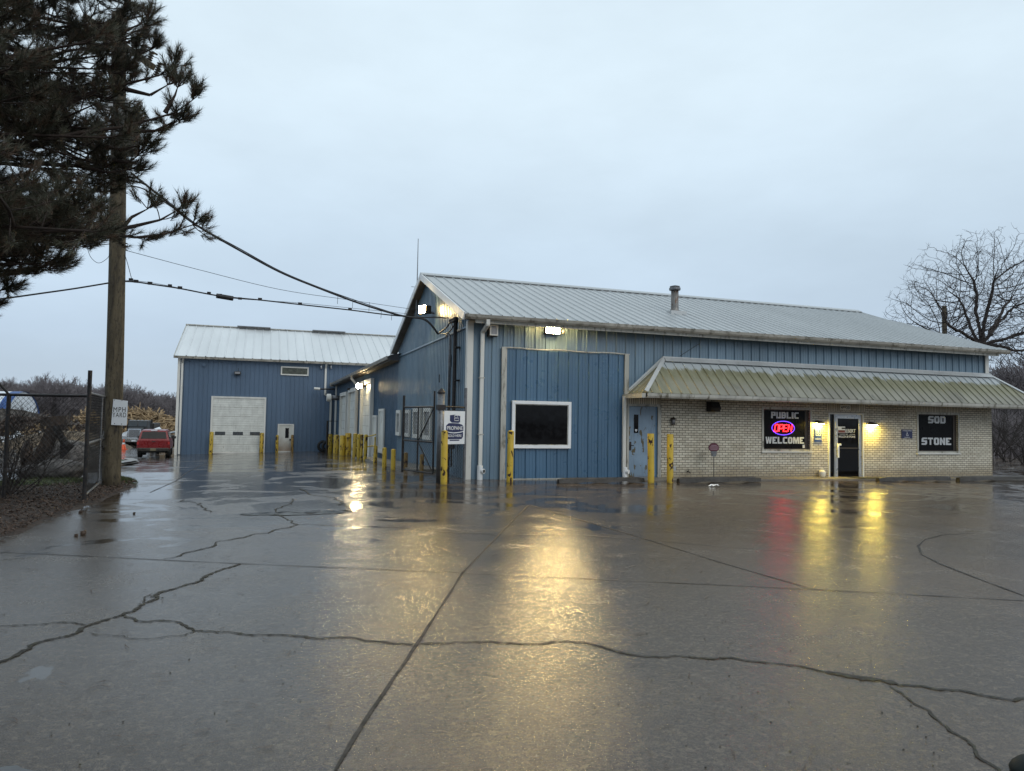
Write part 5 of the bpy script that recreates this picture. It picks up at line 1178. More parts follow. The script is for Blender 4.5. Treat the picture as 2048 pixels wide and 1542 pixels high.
# propane sign
nrm = Vector(((Q-PP).y, -(Q-PP).x, 0)).normalized(); dq = (Q-PP).normalized()
def onplane(px_, py_, off=.07):
    d = Vector(ray(px_, py_)); o_ = PP+nrm*off; t = (o_-Vector((0, 0, EYE))).dot(nrm)/d.dot(nrm); return Vector((0, 0, EYE))+d*t
a, b, c_, d_ = onplane(888, 822), onplane(930, 822), onplane(928.5, 887.5), onplane(887, 889)
ctr = (a+b+c_+d_)/4; sw = ((b-a).dot(dq)+(c_-d_).dot(dq))/2; sh = (a.z+b.z-c_.z-d_.z)/2
r = thing('propane_sign', 'white PROPANE SOLD HERE sign with a navy gas cylinder on the chain-link panel', 'sign', ctr)
def SP(poly, w0, w1, name, m, par=None): return MB().prism(poly, ctr, dq, (0, 0, 1), w0, w1).build(name, m, par or r)
SP([(-sw/2, -sh/2), (sw/2, -sh/2), (sw/2, sh/2), (-sw/2, sh/2)], 0, .006, 'sign_plate', 'signwhite')
X_ = lambda u: -sw/2+u*sw; Z_ = lambda v: sh/2-v*sh
def pl(L): return [(X_(u), Z_(v)) for u, v in L]
SP(pl([(.27, .13), (.5, .11), (.76, .15), (.76, .33), (.68, .36), (.36, .35), (.27, .30)]), .007, .008, 'cylinder_collar', 'navy')
SP(pl([(.10, .44), (.22, .37), (.36, .365), (.68, .375), (.86, .41), (.93, .47), (.93, .60), (.75, .63), (.5, .645), (.25, .63), (.10, .60)]), .007, .008, 'cylinder_top', 'navy')
SP(pl([(.11, .63), (.3, .665), (.5, .675), (.75, .66), (.92, .63), (.92, .78), (.84, .85), (.17, .85), (.11, .78)]), .007, .008, 'cylinder_body', 'navy')
SP(pl([(.27, .865), (.75, .865), (.74, .90), (.29, .90)]), .007, .008, 'cylinder_foot', 'navy')
mb = MB(); fr = (ctr, dq, (0, 0, 1), nrm); ribbon(mb, pl([(.49, .18), (.49, .13), (.63, .13), (.63, .18)]), .018, .0095, frame=fr); ribbon(mb, pl([(.49, .21), (.68, .21), (.68, .29), (.49, .29), (.49, .20)]), .015, .0095, frame=fr); mb.build('valve_outline', 'signwhite', r)
rz_ = math.atan2(dq.y, dq.x)
text('lettering', 'PROPANE', 'signwhite', r, ctr+dq*(X_(.515))+Vector((0, 0, Z_(.515)))+nrm*.011, sh*.115, rot=(math.pi/2, 0, rz_), bold=.012, fit=sw*.74)
text('lettering', 'SOLD HERE', 'signwhite', r, ctr+dq*(X_(.51))+Vector((0, 0, Z_(.745)))+nrm*.011, sh*.075, rot=(math.pi/2, 0, rz_), bold=.01, fit=sw*.66)
# small green and white debris at the far building: tyres and frame
for k, (px_, lab) in enumerate(((646, 'dark tyre lying nearest the blue warehouse wall'), (652, 'dark tyre leaning against another by the yellow bollards'))):
    c = P(px_, 893, Y=B2-.6-.5*k); r_ = .42
    mb = MB(); vs = []; fs = []; n1, n2 = 26, 8
    for i in range(n1):
        t = 2*math.pi*i/n1
        for j in range(n2): u = 2*math.pi*j/n2; rr_ = r_-.1+.1*math.cos(u); vs.append((c.x+rr_*math.cos(t)+.1*k, c.y+.12*math.sin(u)+.25*math.cos(t)*0, G(c.x, c.y)+r_+rr_*math.sin(t)-.02))
    for i in range(n1):
        for j in range(n2): fs.append((i*n2+j, i*n2+(j+1) % n2, ((i+1) % n1)*n2+(j+1) % n2, ((i+1) % n1)*n2+j))
    mb.add(vs, fs); tag(mb.build('tyre', 'rubber', None, True), lab, 'tyre', 'old tyres by the warehouse')
a, b = P(655, 842, Y=51.5), P(683, 905, Y=51.5); zg = G(4, 51)
r = thing('steel_frame', 'dark steel goalpost frame behind the far yellow bollards', 'frame', (a.x, 51.5, zg)); MB().tube([(a.x, 51.5, zg), (a.x, 51.5, a.z), (b.x, 51.5, a.z), (b.x, 51.5, zg)], .07, 4).build('frame_tube', 'darksteel', r)
# lamps and boxes on far building
p = P(475, 746, Y=B2-.2); r = thing('floodlight', 'unlit black floodlight on the warehouse wall above the white garage door', 'floodlight', p)
MB().box((p.x, p.y, p.z), (.42, .22, .22)).build('housing', 'black', r); MB().box((p.x, p.y-.12, p.z+.01), (.34, .02, .14)).build('lens', 'lens_off', r); MB().tube([(p.x+.05, p.y, p.z+.1), (p.x+.05, p.y, p.z+.35)], .015, 6).build('bracket', 'darksteel', r)
for k, (px_, lab) in enumerate(((642.5, 'small pale eave lamp left of the warehouse downspout'), (662, 'small pale eave lamp right of the warehouse downspout'))):
    p = P(px_, 734, Y=B2-.15); o = MB().lathe((p.x, B2-.15, p.z-.14), [(.05, 0), (.08, .02), (.07, .2), (.03, .3), (0, .3)], 12).build('eave_lamp', 'alu', None, True); tag(o, lab, 'lamp', 'eave lamps on the warehouse')
r = thing('pipe_arm', 'dark horizontal pipe arm reaching left from the low wing corner', 'pipe', P(660, 778, Y=B2-.8)); MB().tube([P(640, 778, Y=B2-.8), P(690, 778.5, Y=B2-.8)], .05, 8).build('pipe', 'darksteel', r); MB().tube([P(628, 777, Y=B2-.8), P(640, 778, Y=B2-.8)], .10, 10).build('pipe_end', 'trim', r)
p = P(408, 730, Y=B2-.1); tag(MB().lathe((p.x, B2-.03, p.z), [(.12, 0), (.12, .08), (0, .09)], 14, (0, -1, 0)).build('round_fitting', 'far_blue'), 'small round fitting high on the left of the warehouse wall', 'wall fitting')
p = P(697, 777, X=SX-.3); r = thing('small_lamp', 'small unlit dark lamp on an arm above the far white door', 'lamp', p); MB().tube([p, p+Vector((.28, 0, .0))], .03, 6).build('lamp_arm', 'darksteel', r); MB().lathe(p, [(.09, -.1), (.07, 0), (0, .03)], 10).build('lamp_head', 'darksteel', r)
# wooden post behind the roof on the right, wire on front wall
p = P(1889, 668, Y=30); q = P(1889, 612, Y=30); tag(MB().tube([(p.x, 30, -.3), (p.x, 30, q.z)], .125, 12).build('wooden_post', 'pole', None, True), 'stub of a brown wooden pole rising behind the roof in the bare tree', 'pole')
tag(MB().tube([P(1360, 712, Y=FY-.05), P(1399, 687, Y=FY-.05)], .006, 4).build('loose_wire', 'cable'), 'thin slanting wire on the blue wall above the awning', 'wire')
# unidentified dark rounded thing in the lower right corner, its form made up
c = GP(2046, 1552); c = Vector((c.x+.06, c.y-.02, 0)); mb = MB(); mb.lathe((c.x, c.y, 0), [(.10, 0), (.105, .02), (.095, .04), (.07, .065), (.04, .08), (0, .085)], 32)
tag(mb.build('corner_object', mat('dark_green_black', (.006, .010, .010), .6, spec=.2), None, True), 'unidentified dark rounded thing cut off by the lower right corner', 'unidentified object')
# ============================================================ TREES
def frustums(segs, n=4):
    """segs: list of (p0,p1,r0,r1) -> numpy verts, faces"""
    S = np.array([[*a, *b, r0, r1] for a, b, r0, r1 in segs], dtype=float); a, b = S[:, :3], S[:, 3:6]; d = b-a; L = np.linalg.norm(d, axis=1, keepdims=True); d = d/np.maximum(L, 1e-9)
    ref = np.where(np.abs(d[:, :1]) < .8, np.array([[1., 0, 0]]), np.array([[0, 1., 0]])); u = np.cross(d, ref); u /= np.linalg.norm(u, axis=1, keepdims=True); w = np.cross(d, u)
    V = []
    for end, rr in ((a, S[:, 6:7]), (b, S[:, 7:8])):
        for k in range(n): an = 2*math.pi*k/n; V.append(end+(u*math.cos(an)+w*math.sin(an))*rr)
    V = np.stack(V, 1).reshape(-1, 3); F = []
    base = np.arange(len(segs))*2*n
    for k in range(n): F.append(np.stack([base+k, base+(k+1) % n, base+n+(k+1) % n, base+n+k], 1))
    return V, np.concatenate(F)
def np_mesh(name, V, F, m, parent, smooth=False):
    off = np.zeros(3); q = parent
    while q is not None: off += np.array(q.location); q = q.parent
    k = F.shape[1]; me = bpy.data.meshes.new(name); me.vertices.add(len(V)); me.vertices.foreach_set('co', (V-off).astype(np.float32).ravel()); me.loops.add(F.size); me.loops.foreach_set('vertex_index', F.astype(np.int32).ravel())
    me.polygons.add(len(F)); me.polygons.foreach_set('loop_start', np.arange(0, F.size, k, dtype=np.int32)); me.update(); me.validate()
    if smooth: me.polygons.foreach_set('use_smooth', [True]*len(F))
    me.materials.append(MT[m]); o = bpy.data.objects.new(name, me); C.collection.objects.link(o); o.parent = parent; return o
def grow(rng, p, d, L, r, depth, out, up=.12, spread=.55, shrink=.74, wob=.18, kids=(2, 3), minr=.004):
    n = 3; q = p
    for i in range(n):
        d = (d+Vector((rng.gauss(0, wob), rng.gauss(0, wob), rng.gauss(0, wob)*.6+up*.5))).normalized(); q2 = q+d*L/n
        ra, rb = r*(1-.3*i/n), r*(1-.3*(i+1)/n); out.append((q, q2, max(minr, ra), max(minr, rb), depth))
        if depth > 0 and i < n-1 and rng.random() < .75:
            s = Vector((rng.gauss(0, 1), rng.gauss(0, 1), rng.gauss(0, .5))); s = (d+s.normalized()*spread*1.6).normalized(); grow(rng, q2, s, L*shrink*.72, r*.42, depth-1 if depth < 3 else depth-2, out, up, spread, shrink, wob, kids, minr)
        q = q2
    if depth <= 0: return
    for k in range(rng.choice(kids)):
        s = Vector((rng.gauss(0, 1), rng.gauss(0, 1), rng.gauss(0, .6))).normalized(); grow(rng, q, (d+s*spread).normalized(), L*shrink*rng.uniform(.8, 1.1), r*.66, depth-1, out, up, spread, shrink, wob, kids, minr)
def tree_from(name, label, cat, base, segs, group=None, m='bark', thick=0, n=4):
    r = thing(name, label, cat, base, group)
    big = [s[:4] for s in segs if s[4] >= thick]; small = [s[:4] for s in segs if s[4] < thick]
    V, F = frustums(big, 6); np_mesh('trunk', V, F, m, r, True); V, F = frustums(small, 3); np_mesh('crown', V, F, m, r); return r
# bare tree behind the right end
rg = random.Random(12); Y0 = 27.0
base = P(1975, 960, Y=Y0); base.z = -.35
segs = []; fork = P(1962, 690, Y=Y0)
segs.append((Vector(base), Vector((base.x-.1, Y0, 1.2)), .34, .28, 9)); segs.append((Vector((base.x-.1, Y0, 1.2)), fork+Vector((0, 0, .02)), .28, .25, 9))
def colonise(seed, root, starts, cc, rad, n, step, infl, kill, tip, power=2.25, iters=160):
    rs = np.random.RandomState(seed); A = rs.normal(size=(n, 3)); A /= np.linalg.norm(A, axis=1, keepdims=True); A = np.array(cc)+A*(rs.uniform(.05, 1, (n, 1))**.45)*np.array(rad)*(1+.12*np.sin(A[:, :1]*7+A[:, 2:]*9))
    A = A[A[:, 2] > root[2]-1.0]; N = [np.array(root)]; par = [-1]
    for s in starts:                                   # a few main limbs laid first
        prev = 0; p = np.array(root); d = np.array(s)-p; L = np.linalg.norm(d); k = max(1, int(L/step))
        for i in range(k):
            p = p+d/k+rs.normal(size=3)*step*.16; N.append(p); par.append(prev); prev = len(N)-1
    best = np.full(len(A), 1e9); who = np.zeros(len(A), int); alive = np.ones(len(A), bool); done = 0
    for it in range(iters):
        for q in range(done, len(N)):
            dd = np.linalg.norm(A-N[q], axis=1); m = dd < best; best[m] = dd[m]; who[m] = q
        done = len(N); alive &= best > kill
        act = np.where(alive & (best < infl))[0]
        if len(act) == 0: break
        dirs = {}
        for a in act: v = A[a]-N[who[a]]; dirs.setdefault(who[a], []).append(v/np.linalg.norm(v))
        added = 0
        for q, vs in dirs.items():
            v = np.sum(vs, 0)+rs.normal(size=3)*.25+np.array([0, 0, .12]); L = np.linalg.norm(v)
            if L < .05: continue
            N.append(N[q]+v/L*step); par.append(q); added += 1
        if not added: break
    m = len(N); acc = np.zeros(m); kids = np.zeros(m, int)
    for q in range(m-1, 0, -1):
        if acc[q] == 0: acc[q] = tip**power
        acc[par[q]] += acc[q]; kids[par[q]] += 1
    rr = acc**(1/power); out = [(N[par[q]], N[q], min(rr[par[q]], rr[q]*1.25), rr[q], 9 if rr[q] > .03 else 0) for q in range(1, m)]
    for q in range(1, m):                              # last fine twigs
        if kids[q] == 0 or rs.rand() < .28:
            for _ in range(2 if kids[q] == 0 else 1):
                d = N[q]-N[par[q]]; d = d/np.linalg.norm(d)+rs.normal(size=3)*.55+np.array([0, 0, .25]); d /= np.linalg.norm(d); L = rs.uniform(.15, .42); mdl = N[q]+d*L*.5; out.append((N[q], mdl, tip*.95, tip*.8, 0)); out.append((mdl, mdl+(d+rs.normal(size=3)*.25)*L*.5, tip*.8, tip*.5, 0))
    return out
cc = P(1980, 634, Y=Y0); starts = [P(x, y, Y=Y0+dy) for x, y, dy in ((1948, 560, .4), (1890, 640, -.6), (1860, 668, .8), (1995, 560, -.5), (2035, 610, .6), (2060, 670, -.4), (1925, 600, 1.2), (2010, 600, 1.4), (2040, 700, 1.), (1905, 690, -1.2))]
segs += colonise(3, fork[:], [s[:] for s in starts], cc[:], (5.6, 3.6, 4.35), 7600, .15, 2.4, .25, .0072, 2.12)
tree_from('bare_tree', 'large bare spreading tree rising behind the right end of the roof', 'tree', base, segs, None, 'bark', 5)
# lower thicket at the right edge, under the awning
for k, (px_, Y_, h_, lab) in enumerate(((2010, 30, 3.4, 'bare shrub just beyond the right corner of the brick wall'), (2050, 27, 3.0, 'bare shrub at the right edge of the photo under the awning'), (1990, 36, 4.0, 'bare shrub deep in the shade behind the right corner'))):
    b = P(px_, 940, Y=Y_); b.z = -.4; sg = []
    for j in range(7): grow(rg, b+Vector((rg.uniform(-.3, .3), rg.uniform(-.3, .3), 0)), Vector((rg.gauss(0, .45), rg.gauss(0, .45), 1)).normalized(), h_*.36, .035, 4, sg, .02, .5, .75, .16, (2, 2), .006)
    tree_from('bare_shrub', lab, 'shrub', b, sg, 'bare shrubs right of the building', 'bark', 4)
def heap(name, label, cat, cx, cy, rx, ry, h, m, seed, z0=None, lump=.25, kind=None, n=40, group=None, asym=0):
    rr = random.Random(seed); ph = [(rr.uniform(-1, 1), rr.uniform(-1, 1), rr.uniform(0, 6), rr.uniform(1.5, 6)) for _ in range(14)]; vs = []; z0 = G(cx, cy)-.05 if z0 is None else z0
    nr = n//2
    for i in range(nr+1):
        for j in range(n):
            t = i/nr; a = 2*math.pi*j/n; x, y = math.cos(a)*t, math.sin(a)*t
            k = sum(math.sin((x*p_[0]+y*p_[1])*p_[3]+p_[2]) for p_ in ph)/14
            zz = h*(math.cos(t*math.pi/2)**.8)*(1+lump*2*k+asym*x)+h*lump*.25*rr.uniform(-1, 1)*(1-t); vs.append((cx+x*rx*(1+.15*k), cy+y*ry*(1+.15*k), z0+max(0, zz)))
    fs = [(i*n+j, i*n+(j+1) % n, (i+1)*n+(j+1) % n, (i+1)*n+j) for i in range(nr) for j in range(n)]
    mb = MB(); mb.add(vs, fs); o = mb.build(name, m, None, True); tag(o, label, cat, group, kind); return o
heap('earth_bank', 'dark earth bank under the awning corner at the right edge', 'earth bank', 40, 42, 14, 6, 3.4, 'soil', 3, lump=.2, kind='stuff')
def boulder(name, label, c, size, m='rock', seed=1, rz=0., group=None, cat='boulder', tilt=0.):
    rr = random.Random(seed); ph = [(Vector((rr.gauss(0, 1), rr.gauss(0, 1), rr.gauss(0, 1))), rr.uniform(0, 6)) for _ in range(10)]; vs = []; n1, n2 = 18, 32; Rm = Matrix.Rotation(rz, 3, 'Z') @ Matrix.Rotation(tilt, 3, 'Y')
    for i in range(n1+1):
        th = math.pi*i/n1
        for j in range(n2):
            a = 2*math.pi*j/n2; d = Vector((math.sin(th)*math.cos(a), math.sin(th)*math.sin(a), math.cos(th))); k = 1+.09*sum(math.sin(d.dot(v)*2.2+f) for v, f in ph)/2.2+.025*math.sin(d.z*26+d.x*4)+rr.uniform(-.012, .012)
            k *= 1-.16*max(0, abs(d.x)+abs(d.y)+abs(d.z)-1.45); v = Rm @ Vector((d.x*size[0]*k, d.y*size[1]*k, d.z*size[2]*k)); vs.append((c[0]+v.x, c[1]+v.y, c[2]+v.z))
    mb = MB(); mb.add(vs, [(i*n2+j, i*n2+(j+1) % n2, (i+1)*n2+(j+1) % n2, (i+1)*n2+j) for i in range(n1) for j in range(n2)]); o = mb.build(name, m, None, True); tag(o, label, cat, group); return o
q = GP(101, 962); boulder('boulder', 'wide flat layered boulder lying on the grass behind the fence', (q.x, q.y+.3, q.z+.17), (.64, .40, .28), seed=4)
q = GP(148, 936); boulder('boulder', 'second striped boulder standing behind the wide flat one', (q.x, q.y, q.z+.25), (.62, .5, .55), seed=7, tilt=.25)
q = GP(52, 942); boulder('tree_stump', 'dark upright stump between the shrub and the leaning log', (q.x, q.y, q.z+.36), (.15, .15, .40), 'darkwood', 9, cat='stump')
q = GP(100, 950); boulder('boulder', 'rough grey rock under the leaning log', (q.x, q.y+.4, q.z+.35), (.34, .3, .42), 'rock', 11, tilt=.5)
YL = 19.5
a, b = P(70, 938, Y=YL), P(114, 845, Y=YL); r = thing('leaning_log', 'dark leaning timber post with a chain behind the fence', 'timber post', a)
MB().box((a+b)/2, ((b-a).length, .26, .22), b-a, (0, -1, 0)).build('log', 'darkwood', r); h_ = P(120, 840, Y=YL); MB().box(P(112, 842, Y=YL), (.5, .3, .22), (1, 0, .1)).build('log_head', 'darkwood', r)
mb = MB()
for x_, y_ in ((114, 857), (117, 864), (121, 871), (125, 879), (129, 886), (133, 889)):
    c = P(x_, y_, Y=YL-.1); mb.lathe((c.x, c.y, c.z), [(.075, -.05), (.09, 0), (.075, .05)], 12, (.3, -1, .2))
mb.build('chain', 'rubber', r, True); mb = MB(); mb.prism([(0, 0), (.32, -.12), (.02, -.5)], P(121, 880, Y=YL-.05), (1, 0, 0), (0, 0, 1), 0, .06); mb.build('bracket', 'darksteel', r)
# bare shrub in the mulch bed
b = GP(12, 995); sg = []
for j in range(20):
    d = Vector((rg.gauss(0, .75), rg.gauss(0, .5), 1)).normalized(); grow(rg, b+Vector((rg.uniform(-.12, .12), rg.uniform(-.12, .12), 0)), d, .62, .013, 4, sg, .0, .55, .78, .17, (2, 2), .0028)
tree_from('bare_shrub', 'bare twiggy shrub growing in the mulch bed in front of the fence', 'shrub', b, sg, None, 'bark', 4)
b = GP(-110, 1020); sg = []
for j in range(16):
    d = Vector((rg.gauss(0, .7), rg.gauss(0, .5), 1)).normalized(); grow(rg, b+Vector((rg.uniform(-.12, .12), rg.uniform(-.12, .12), 0)), d, .55, .012, 4, sg, .0, .55, .78, .17, (2, 2), .0028)
tree_from('bare_shrub', 'bare shrub mostly cut off by the left edge of the photo', 'shrub', b, sg, None, 'bark', 4)
# ------------------------------------------------------------ distant tree line
vari = []
for v in range(5):
    rv = random.Random(40+v); sg = []; b0 = Vector((0, 0, 0))
    sg.append((b0, Vector((rv.uniform(-.3, .3), 0, 2.6)), .26, .2, 9)); t = sg[0][1]
    for j in range(5): grow(rv, t-Vector((0, 0, rv.uniform(0, 1.2))), Vector((rv.gauss(0, .42), rv.gauss(0, .42), 1)).normalized(), 2.7, .12, 5, sg, .10, .5, .77, .14, (2, 3), .022)
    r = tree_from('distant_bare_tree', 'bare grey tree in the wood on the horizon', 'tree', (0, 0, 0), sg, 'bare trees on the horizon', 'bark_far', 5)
    vari.append(r)
rt_ = random.Random(77); used = set()
spots = []
for i in range(84):
    px_ = -80+i*5.6+rt_.uniform(-4, 4); Yv = rt_.uniform(140, 200)
    if 352 < px_: px_ = rt_.uniform(-80, 350)
    top = {0: 757, 30: 775, 60: 758, 110: 757, 150: 760, 200: 768, 240: 768, 300: 780, 350: 785}
    ks = sorted(top); tpy = np.interp(px_, ks, [top[k] for k in ks])+rt_.uniform(-4, 16); spots.append((px_, Yv, tpy))
for i, (px_, Yv, tpy) in enumerate(spots):
    g = P(px_, tpy, Y=Yv); zg = -3.0; sc = (g.z-zg)/11.0
    k = i % 5
    if k in used: o = copy_tree(vari[k])
    else: o = vari[k]; used.add(k)
    o.location = (g.x, Yv, zg); o.rotation_euler = (0, 0, rt_.uniform(0, 6.28)); o.scale = (sc*1.15, sc*1.15, sc)
# right-hand horizon trees beyond the building corner
for i in range(9):
    px_ = 1985+i*14; Yv = rt_.uniform(55, 80); g = P(px_, rt_.uniform(700, 760), Y=Yv); zg = -1.6; o = copy_tree(vari[i % 5], label='bare grey tree in the wood beyond the right corner'); sc = (g.z-zg)/11.0
    o.location = (g.x, Yv, zg); o.rotation_euler = (0, 0, rt_.uniform(0, 6.28)); o.scale = (sc*1.3, sc*1.3, sc); o['group'] = 'bare trees beyond the right corner'
# undergrowth masses of twigs
def thicket(name, x0, x1, y0, y1, zb, h, n, seed, label, rmin=.03):
    rr = random.Random(seed); sg = []
    for _ in range(n):
        x, y = rr.uniform(x0, x1), rr.uniform(y0, y1); p = Vector((x, y, zb)); d = Vector((rr.gauss(0, .25), rr.gauss(0, .25), 1)).normalized(); L = h*rr.uniform(.4, 1)
        q = p+d*L*.5; d2 = (d+Vector((rr.gauss(0, .4), rr.gauss(0, .4), 0))).normalized(); sg.append((p, q, rmin*2, rmin*1.4)); sg.append((q, q+d2*L*.5, rmin*1.4, rmin*.6))
        for k in range(3): s = (d+Vector((rr.gauss(0, .7), rr.gauss(0, .7), .2))).normalized(); sg.append((q, q+s*L*.35, rmin, rmin*.5))
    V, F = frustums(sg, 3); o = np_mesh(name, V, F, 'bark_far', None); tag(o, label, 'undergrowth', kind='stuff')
thicket('undergrowth', -95, 22, 132, 150, -3.2, 5.0, 7000, 5, 'dense grey-brown undergrowth below the trees on the horizon')
thicket('brushwood', 34, 75, 40, 54, -1.5, 5.5, 3500, 6, 'dense bare brushwood beyond the right corner of the building', .02)
hill = MB(); vs = []; hx = list(range(-260, 121, 10)); rr = random.Random(8)
for j, (y, z) in enumerate(((152, -3.4), (158, 2.0), (190, 3.2), (260, 3.0), (600, -3))):
    for x in hx: vs.append((x, y, z+(rr.uniform(-.6, .6) if 0 < j < 4 else 0)))
n_ = len(hx); hill.add(vs, [(j*n_+i, j*n_+i+1, (j+1)*n_+i+1, (j+1)*n_+i) for j in range(4) for i in range(n_-1)]); struct(hill.build('wooded_hill', mat('wooded_brown', (.062, .052, .048), .95, 0, .4, .3, (.03, .026, .024), (.45, .6), True)))
# ------------------------------------------------------------ yard heaps
def planks(name, label, cx, cy, rx, ry, h, n, m, seed, L=(1.0, 2.2), t=(.05, .12), z0=None, kind='stuff', cat='wood pile', hf=None):
    rr = random.Random(seed); mb = MB(); z0 = G(cx, cy) if z0 is None else z0
    for _ in range(n):
        a = rr.uniform(0, 6.28); k = math.sqrt(rr.random()); x, y = cx+rx*k*math.cos(a), cy+ry*k*math.sin(a); hh = h*(1-k**1.6)*(hf((x-cx)/rx) if hf else 1); z = z0+hh*rr.uniform(.72, 1.05)
        u = Vector((rr.gauss(0, 1), rr.gauss(0, .5), rr.gauss(0, .55))); mb.box((x, y, z), (rr.uniform(*L), rr.uniform(*t)*1.6, rr.uniform(*t)), u, (rr.gauss(0, .6), rr.gauss(0, .6), 1))
    o = mb.build(name, m); tag(o, label, cat, kind=kind); return o
def at(px_, Yv): return P(px_, 850, Y=Yv).x
heap('lumber_core', 'brown core of the split lumber heap behind the truck', 'wood pile', at(285, 96), 96, 8.2, 5, 3.0, 'soil', 21, lump=.12, kind='stuff')
planks('lumber_pile', 'long heap of golden split lumber behind the dark truck', at(282, 94), 94, 8.8, 5, 3.5, 2400, 'lumber', 5, hf=lambda u: 1.05-.25*max(0, u)-.1*max(0, -u))
planks('lumber_scrap', 'small heap of orange and pale scrap wood behind the open gate', at(172, 92), 92, 2.6, 3, 3.2, 420, 'lumber', 6)
heap('soil_heap', 'long dark heap of soil and compost behind the fence', 'soil heap', at(10, 88), 88, 12, 8, 3.2, 'soil', 31, lump=.16, kind='stuff', n=70, asym=-.35)
planks('scrap_wood', 'brown and pale scrap timber strewn over the soil heap', at(70, 80), 80, 9, 4, 2.5, 760, 'darkwood', 8, L=(.8, 2.6), t=(.06, .2))
planks('scrap_boards', 'pale broken boards strewn along the foot of the soil heap', at(90, 78), 78, 5.5, 3, 1.6, 150, 'lumber', 9, L=(.8, 2.4), t=(.06, .16))
planks('scrap_sheets', 'white and grey scrap sheets lying in front of the soil heap', at(60, 76), 76, 7, 2.4, 1.0, 50, 'signwhite', 12, L=(.5, 1.6), t=(.1, .3))
heap('mulch_heap', 'low tan heap of mulch behind the fence', 'mulch heap', at(135, 72), 72, 5.5, 4, 1.5, mat('tan_mulch', (.15, .11, .07), .9, 0, .4, 2, (.07, .05, .03), (.5, .6), bmp=1., bscale=8), 33, lump=.1, kind='stuff')
heap('stone_heap', 'pale sloping heap of gravel right of the leaning log', 'gravel heap', P(140, 930, Y=30).x, 30, 1.7, 1.4, .95, mat('gravel', (.17, .15, .13), .8, 0, .5, 6, (.06, .05, .045), (.5, .6), bmp=1., bscale=12), 35, lump=.12, kind='stuff')
planks('fallen_branches', 'brown leaf litter and branches at the foot of the earth bank', 29, 30, 4, 5, .3, 240, 'darkwood', 14, L=(.5, 1.6), t=(.02, .06), cat='branches')
# fabric dome
Yd = 135; c = Vector((at(83, Yd), Yd, -3.2)); ax = Vector((-.93, .36, 0)).normalized(); sd = Vector((ax.y, -ax.x, 0)); Hh = P(70, 785, Y=Yd).z+3.2; Wd = 8.2
r = thing('fabric_shed', 'white arched fabric shed with a broad blue band beyond the soil heap', 'shed', c)
def arch(t, k=1.): a = math.pi*t; x = -math.cos(a); return (x*Wd*.5*k*(1 if True else 1), Hh*k*(math.sin(a)**.8))
def ring(off, k=1.): return [c+sd*(arch(t/24, k)[0]-Wd*.5)+ax*off+Vector((0, 0, arch(t/24, k)[1])) for t in range(25)]
def shell(o0, o1, k, name, m):
    a_, b_ = ring(o0, k), ring(o1, k); mb = MB(); mb.add(a_+b_, [(i, i+1, 26+i, 25+i) for i in range(24)]); mb.build(name, m, r, True)
shell(0, 1.7, 1.003, 'blue_band', 'tarpblue'); shell(1.7, 34, 1., 'cover', 'tarp'); mb = MB(); mb.add(ring(.25, .995), [tuple(range(25))]); mb.build('end_wall', 'tarp', r); mb = MB(); mb.prism([(-5.6, 0), (-2.8, 0), (-2.8, 3.9), (-5.6, 3.9)], c, sd, (0, 0, 1), -.1, .1); mb.build('doorway', 'soffit', r)
# ------------------------------------------------------------ vehicles
def wheel(r, c, R_, w, axis, dual=False):
    ax_ = Vector(axis); mb = MB(); mb.tube_prof(Vector(c)-ax_*w/2, ax_, [(R_*.6, 0), (R_*.93, .0), (R_, w*.12), (R_, w*.88), (R_*.93, w), (R_*.6, w)], 26); o = mb.build('wheel', 'rubber', r, True); o.data.set_sharp_from_angle(angle=RAD(35))
    MB().tube_prof(Vector(c)-ax_*w*.42, ax_, [(0, 0), (R_*.58, .02), (R_*.6, w*.5), (R_*.58, w*.8), (0, w*.84)], 18).build('rim', 'alu', o)
def loft(mb, secs):
    n = len(secs[0]); vs = [v for s in secs for v in s]; mb.add(vs, [tuple(range(n))[::-1], tuple((len(secs)-1)*n+k for k in range(n))]+[(i*n+k, i*n+(k+1) % n, (i+1)*n+(k+1) % n, (i+1)*n+k) for i in range(len(secs)-1) for k in range(n)]); return mb
# red pickup with a cap, seen from behind
TY = 46.; tc = P(306, 911, Y=TY); tz = G(tc.x, TY); k_ = 1.0
r = thing('pickup_truck', 'red pickup truck with a red cap, seen from behind beside the warehouse', 'pickup truck', (tc.x, TY, tz))
th = RAD(4); U = Vector((math.cos(th), math.sin(th), 0)); Vv = Vector((-math.sin(th), math.cos(th), 0)); O = Vector((tc.x, TY, tz))
def T(x, y, z): return O+U*x*k_+Vv*y*k_+Vector((0, 0, z*k_))
def sec(y, w, z0, z1, tw, r_=.08): return [T(-w+.04, y, z0), T(w-.04, y, z0), T(w, y, z0+.12), T(w, y, (z0+z1)/2), T(tw, y, z1-.03), T(tw-.06, y, z1), T(-tw+.06, y, z1), T(-tw, y, z1-.03), T(-w, y, (z0+z1)/2), T(-w, y, z0+.12)]
mb = MB(); loft(mb, [sec(0, .84, .52, 1.03, .83), sec(.05, .87, .46, 1.06, .85), sec(1.8, .88, .44, 1.06, .86), sec(3.4, .88, .44, 1.06, .86), sec(4.6, .86, .46, 1.02, .80), sec(4.85, .78, .5, .92, .70)])
body = mb.build('body', 'redpaint', r); bevel(body, .03, 3)
def sec2(y, w, z0, z1, tw): return [T(-w, y, z0), T(w, y, z0), T(tw, y, z1-.06), T(tw-.08, y, z1), T(-tw+.08, y, z1), T(-tw, y, z1-.06)]
mb = MB()
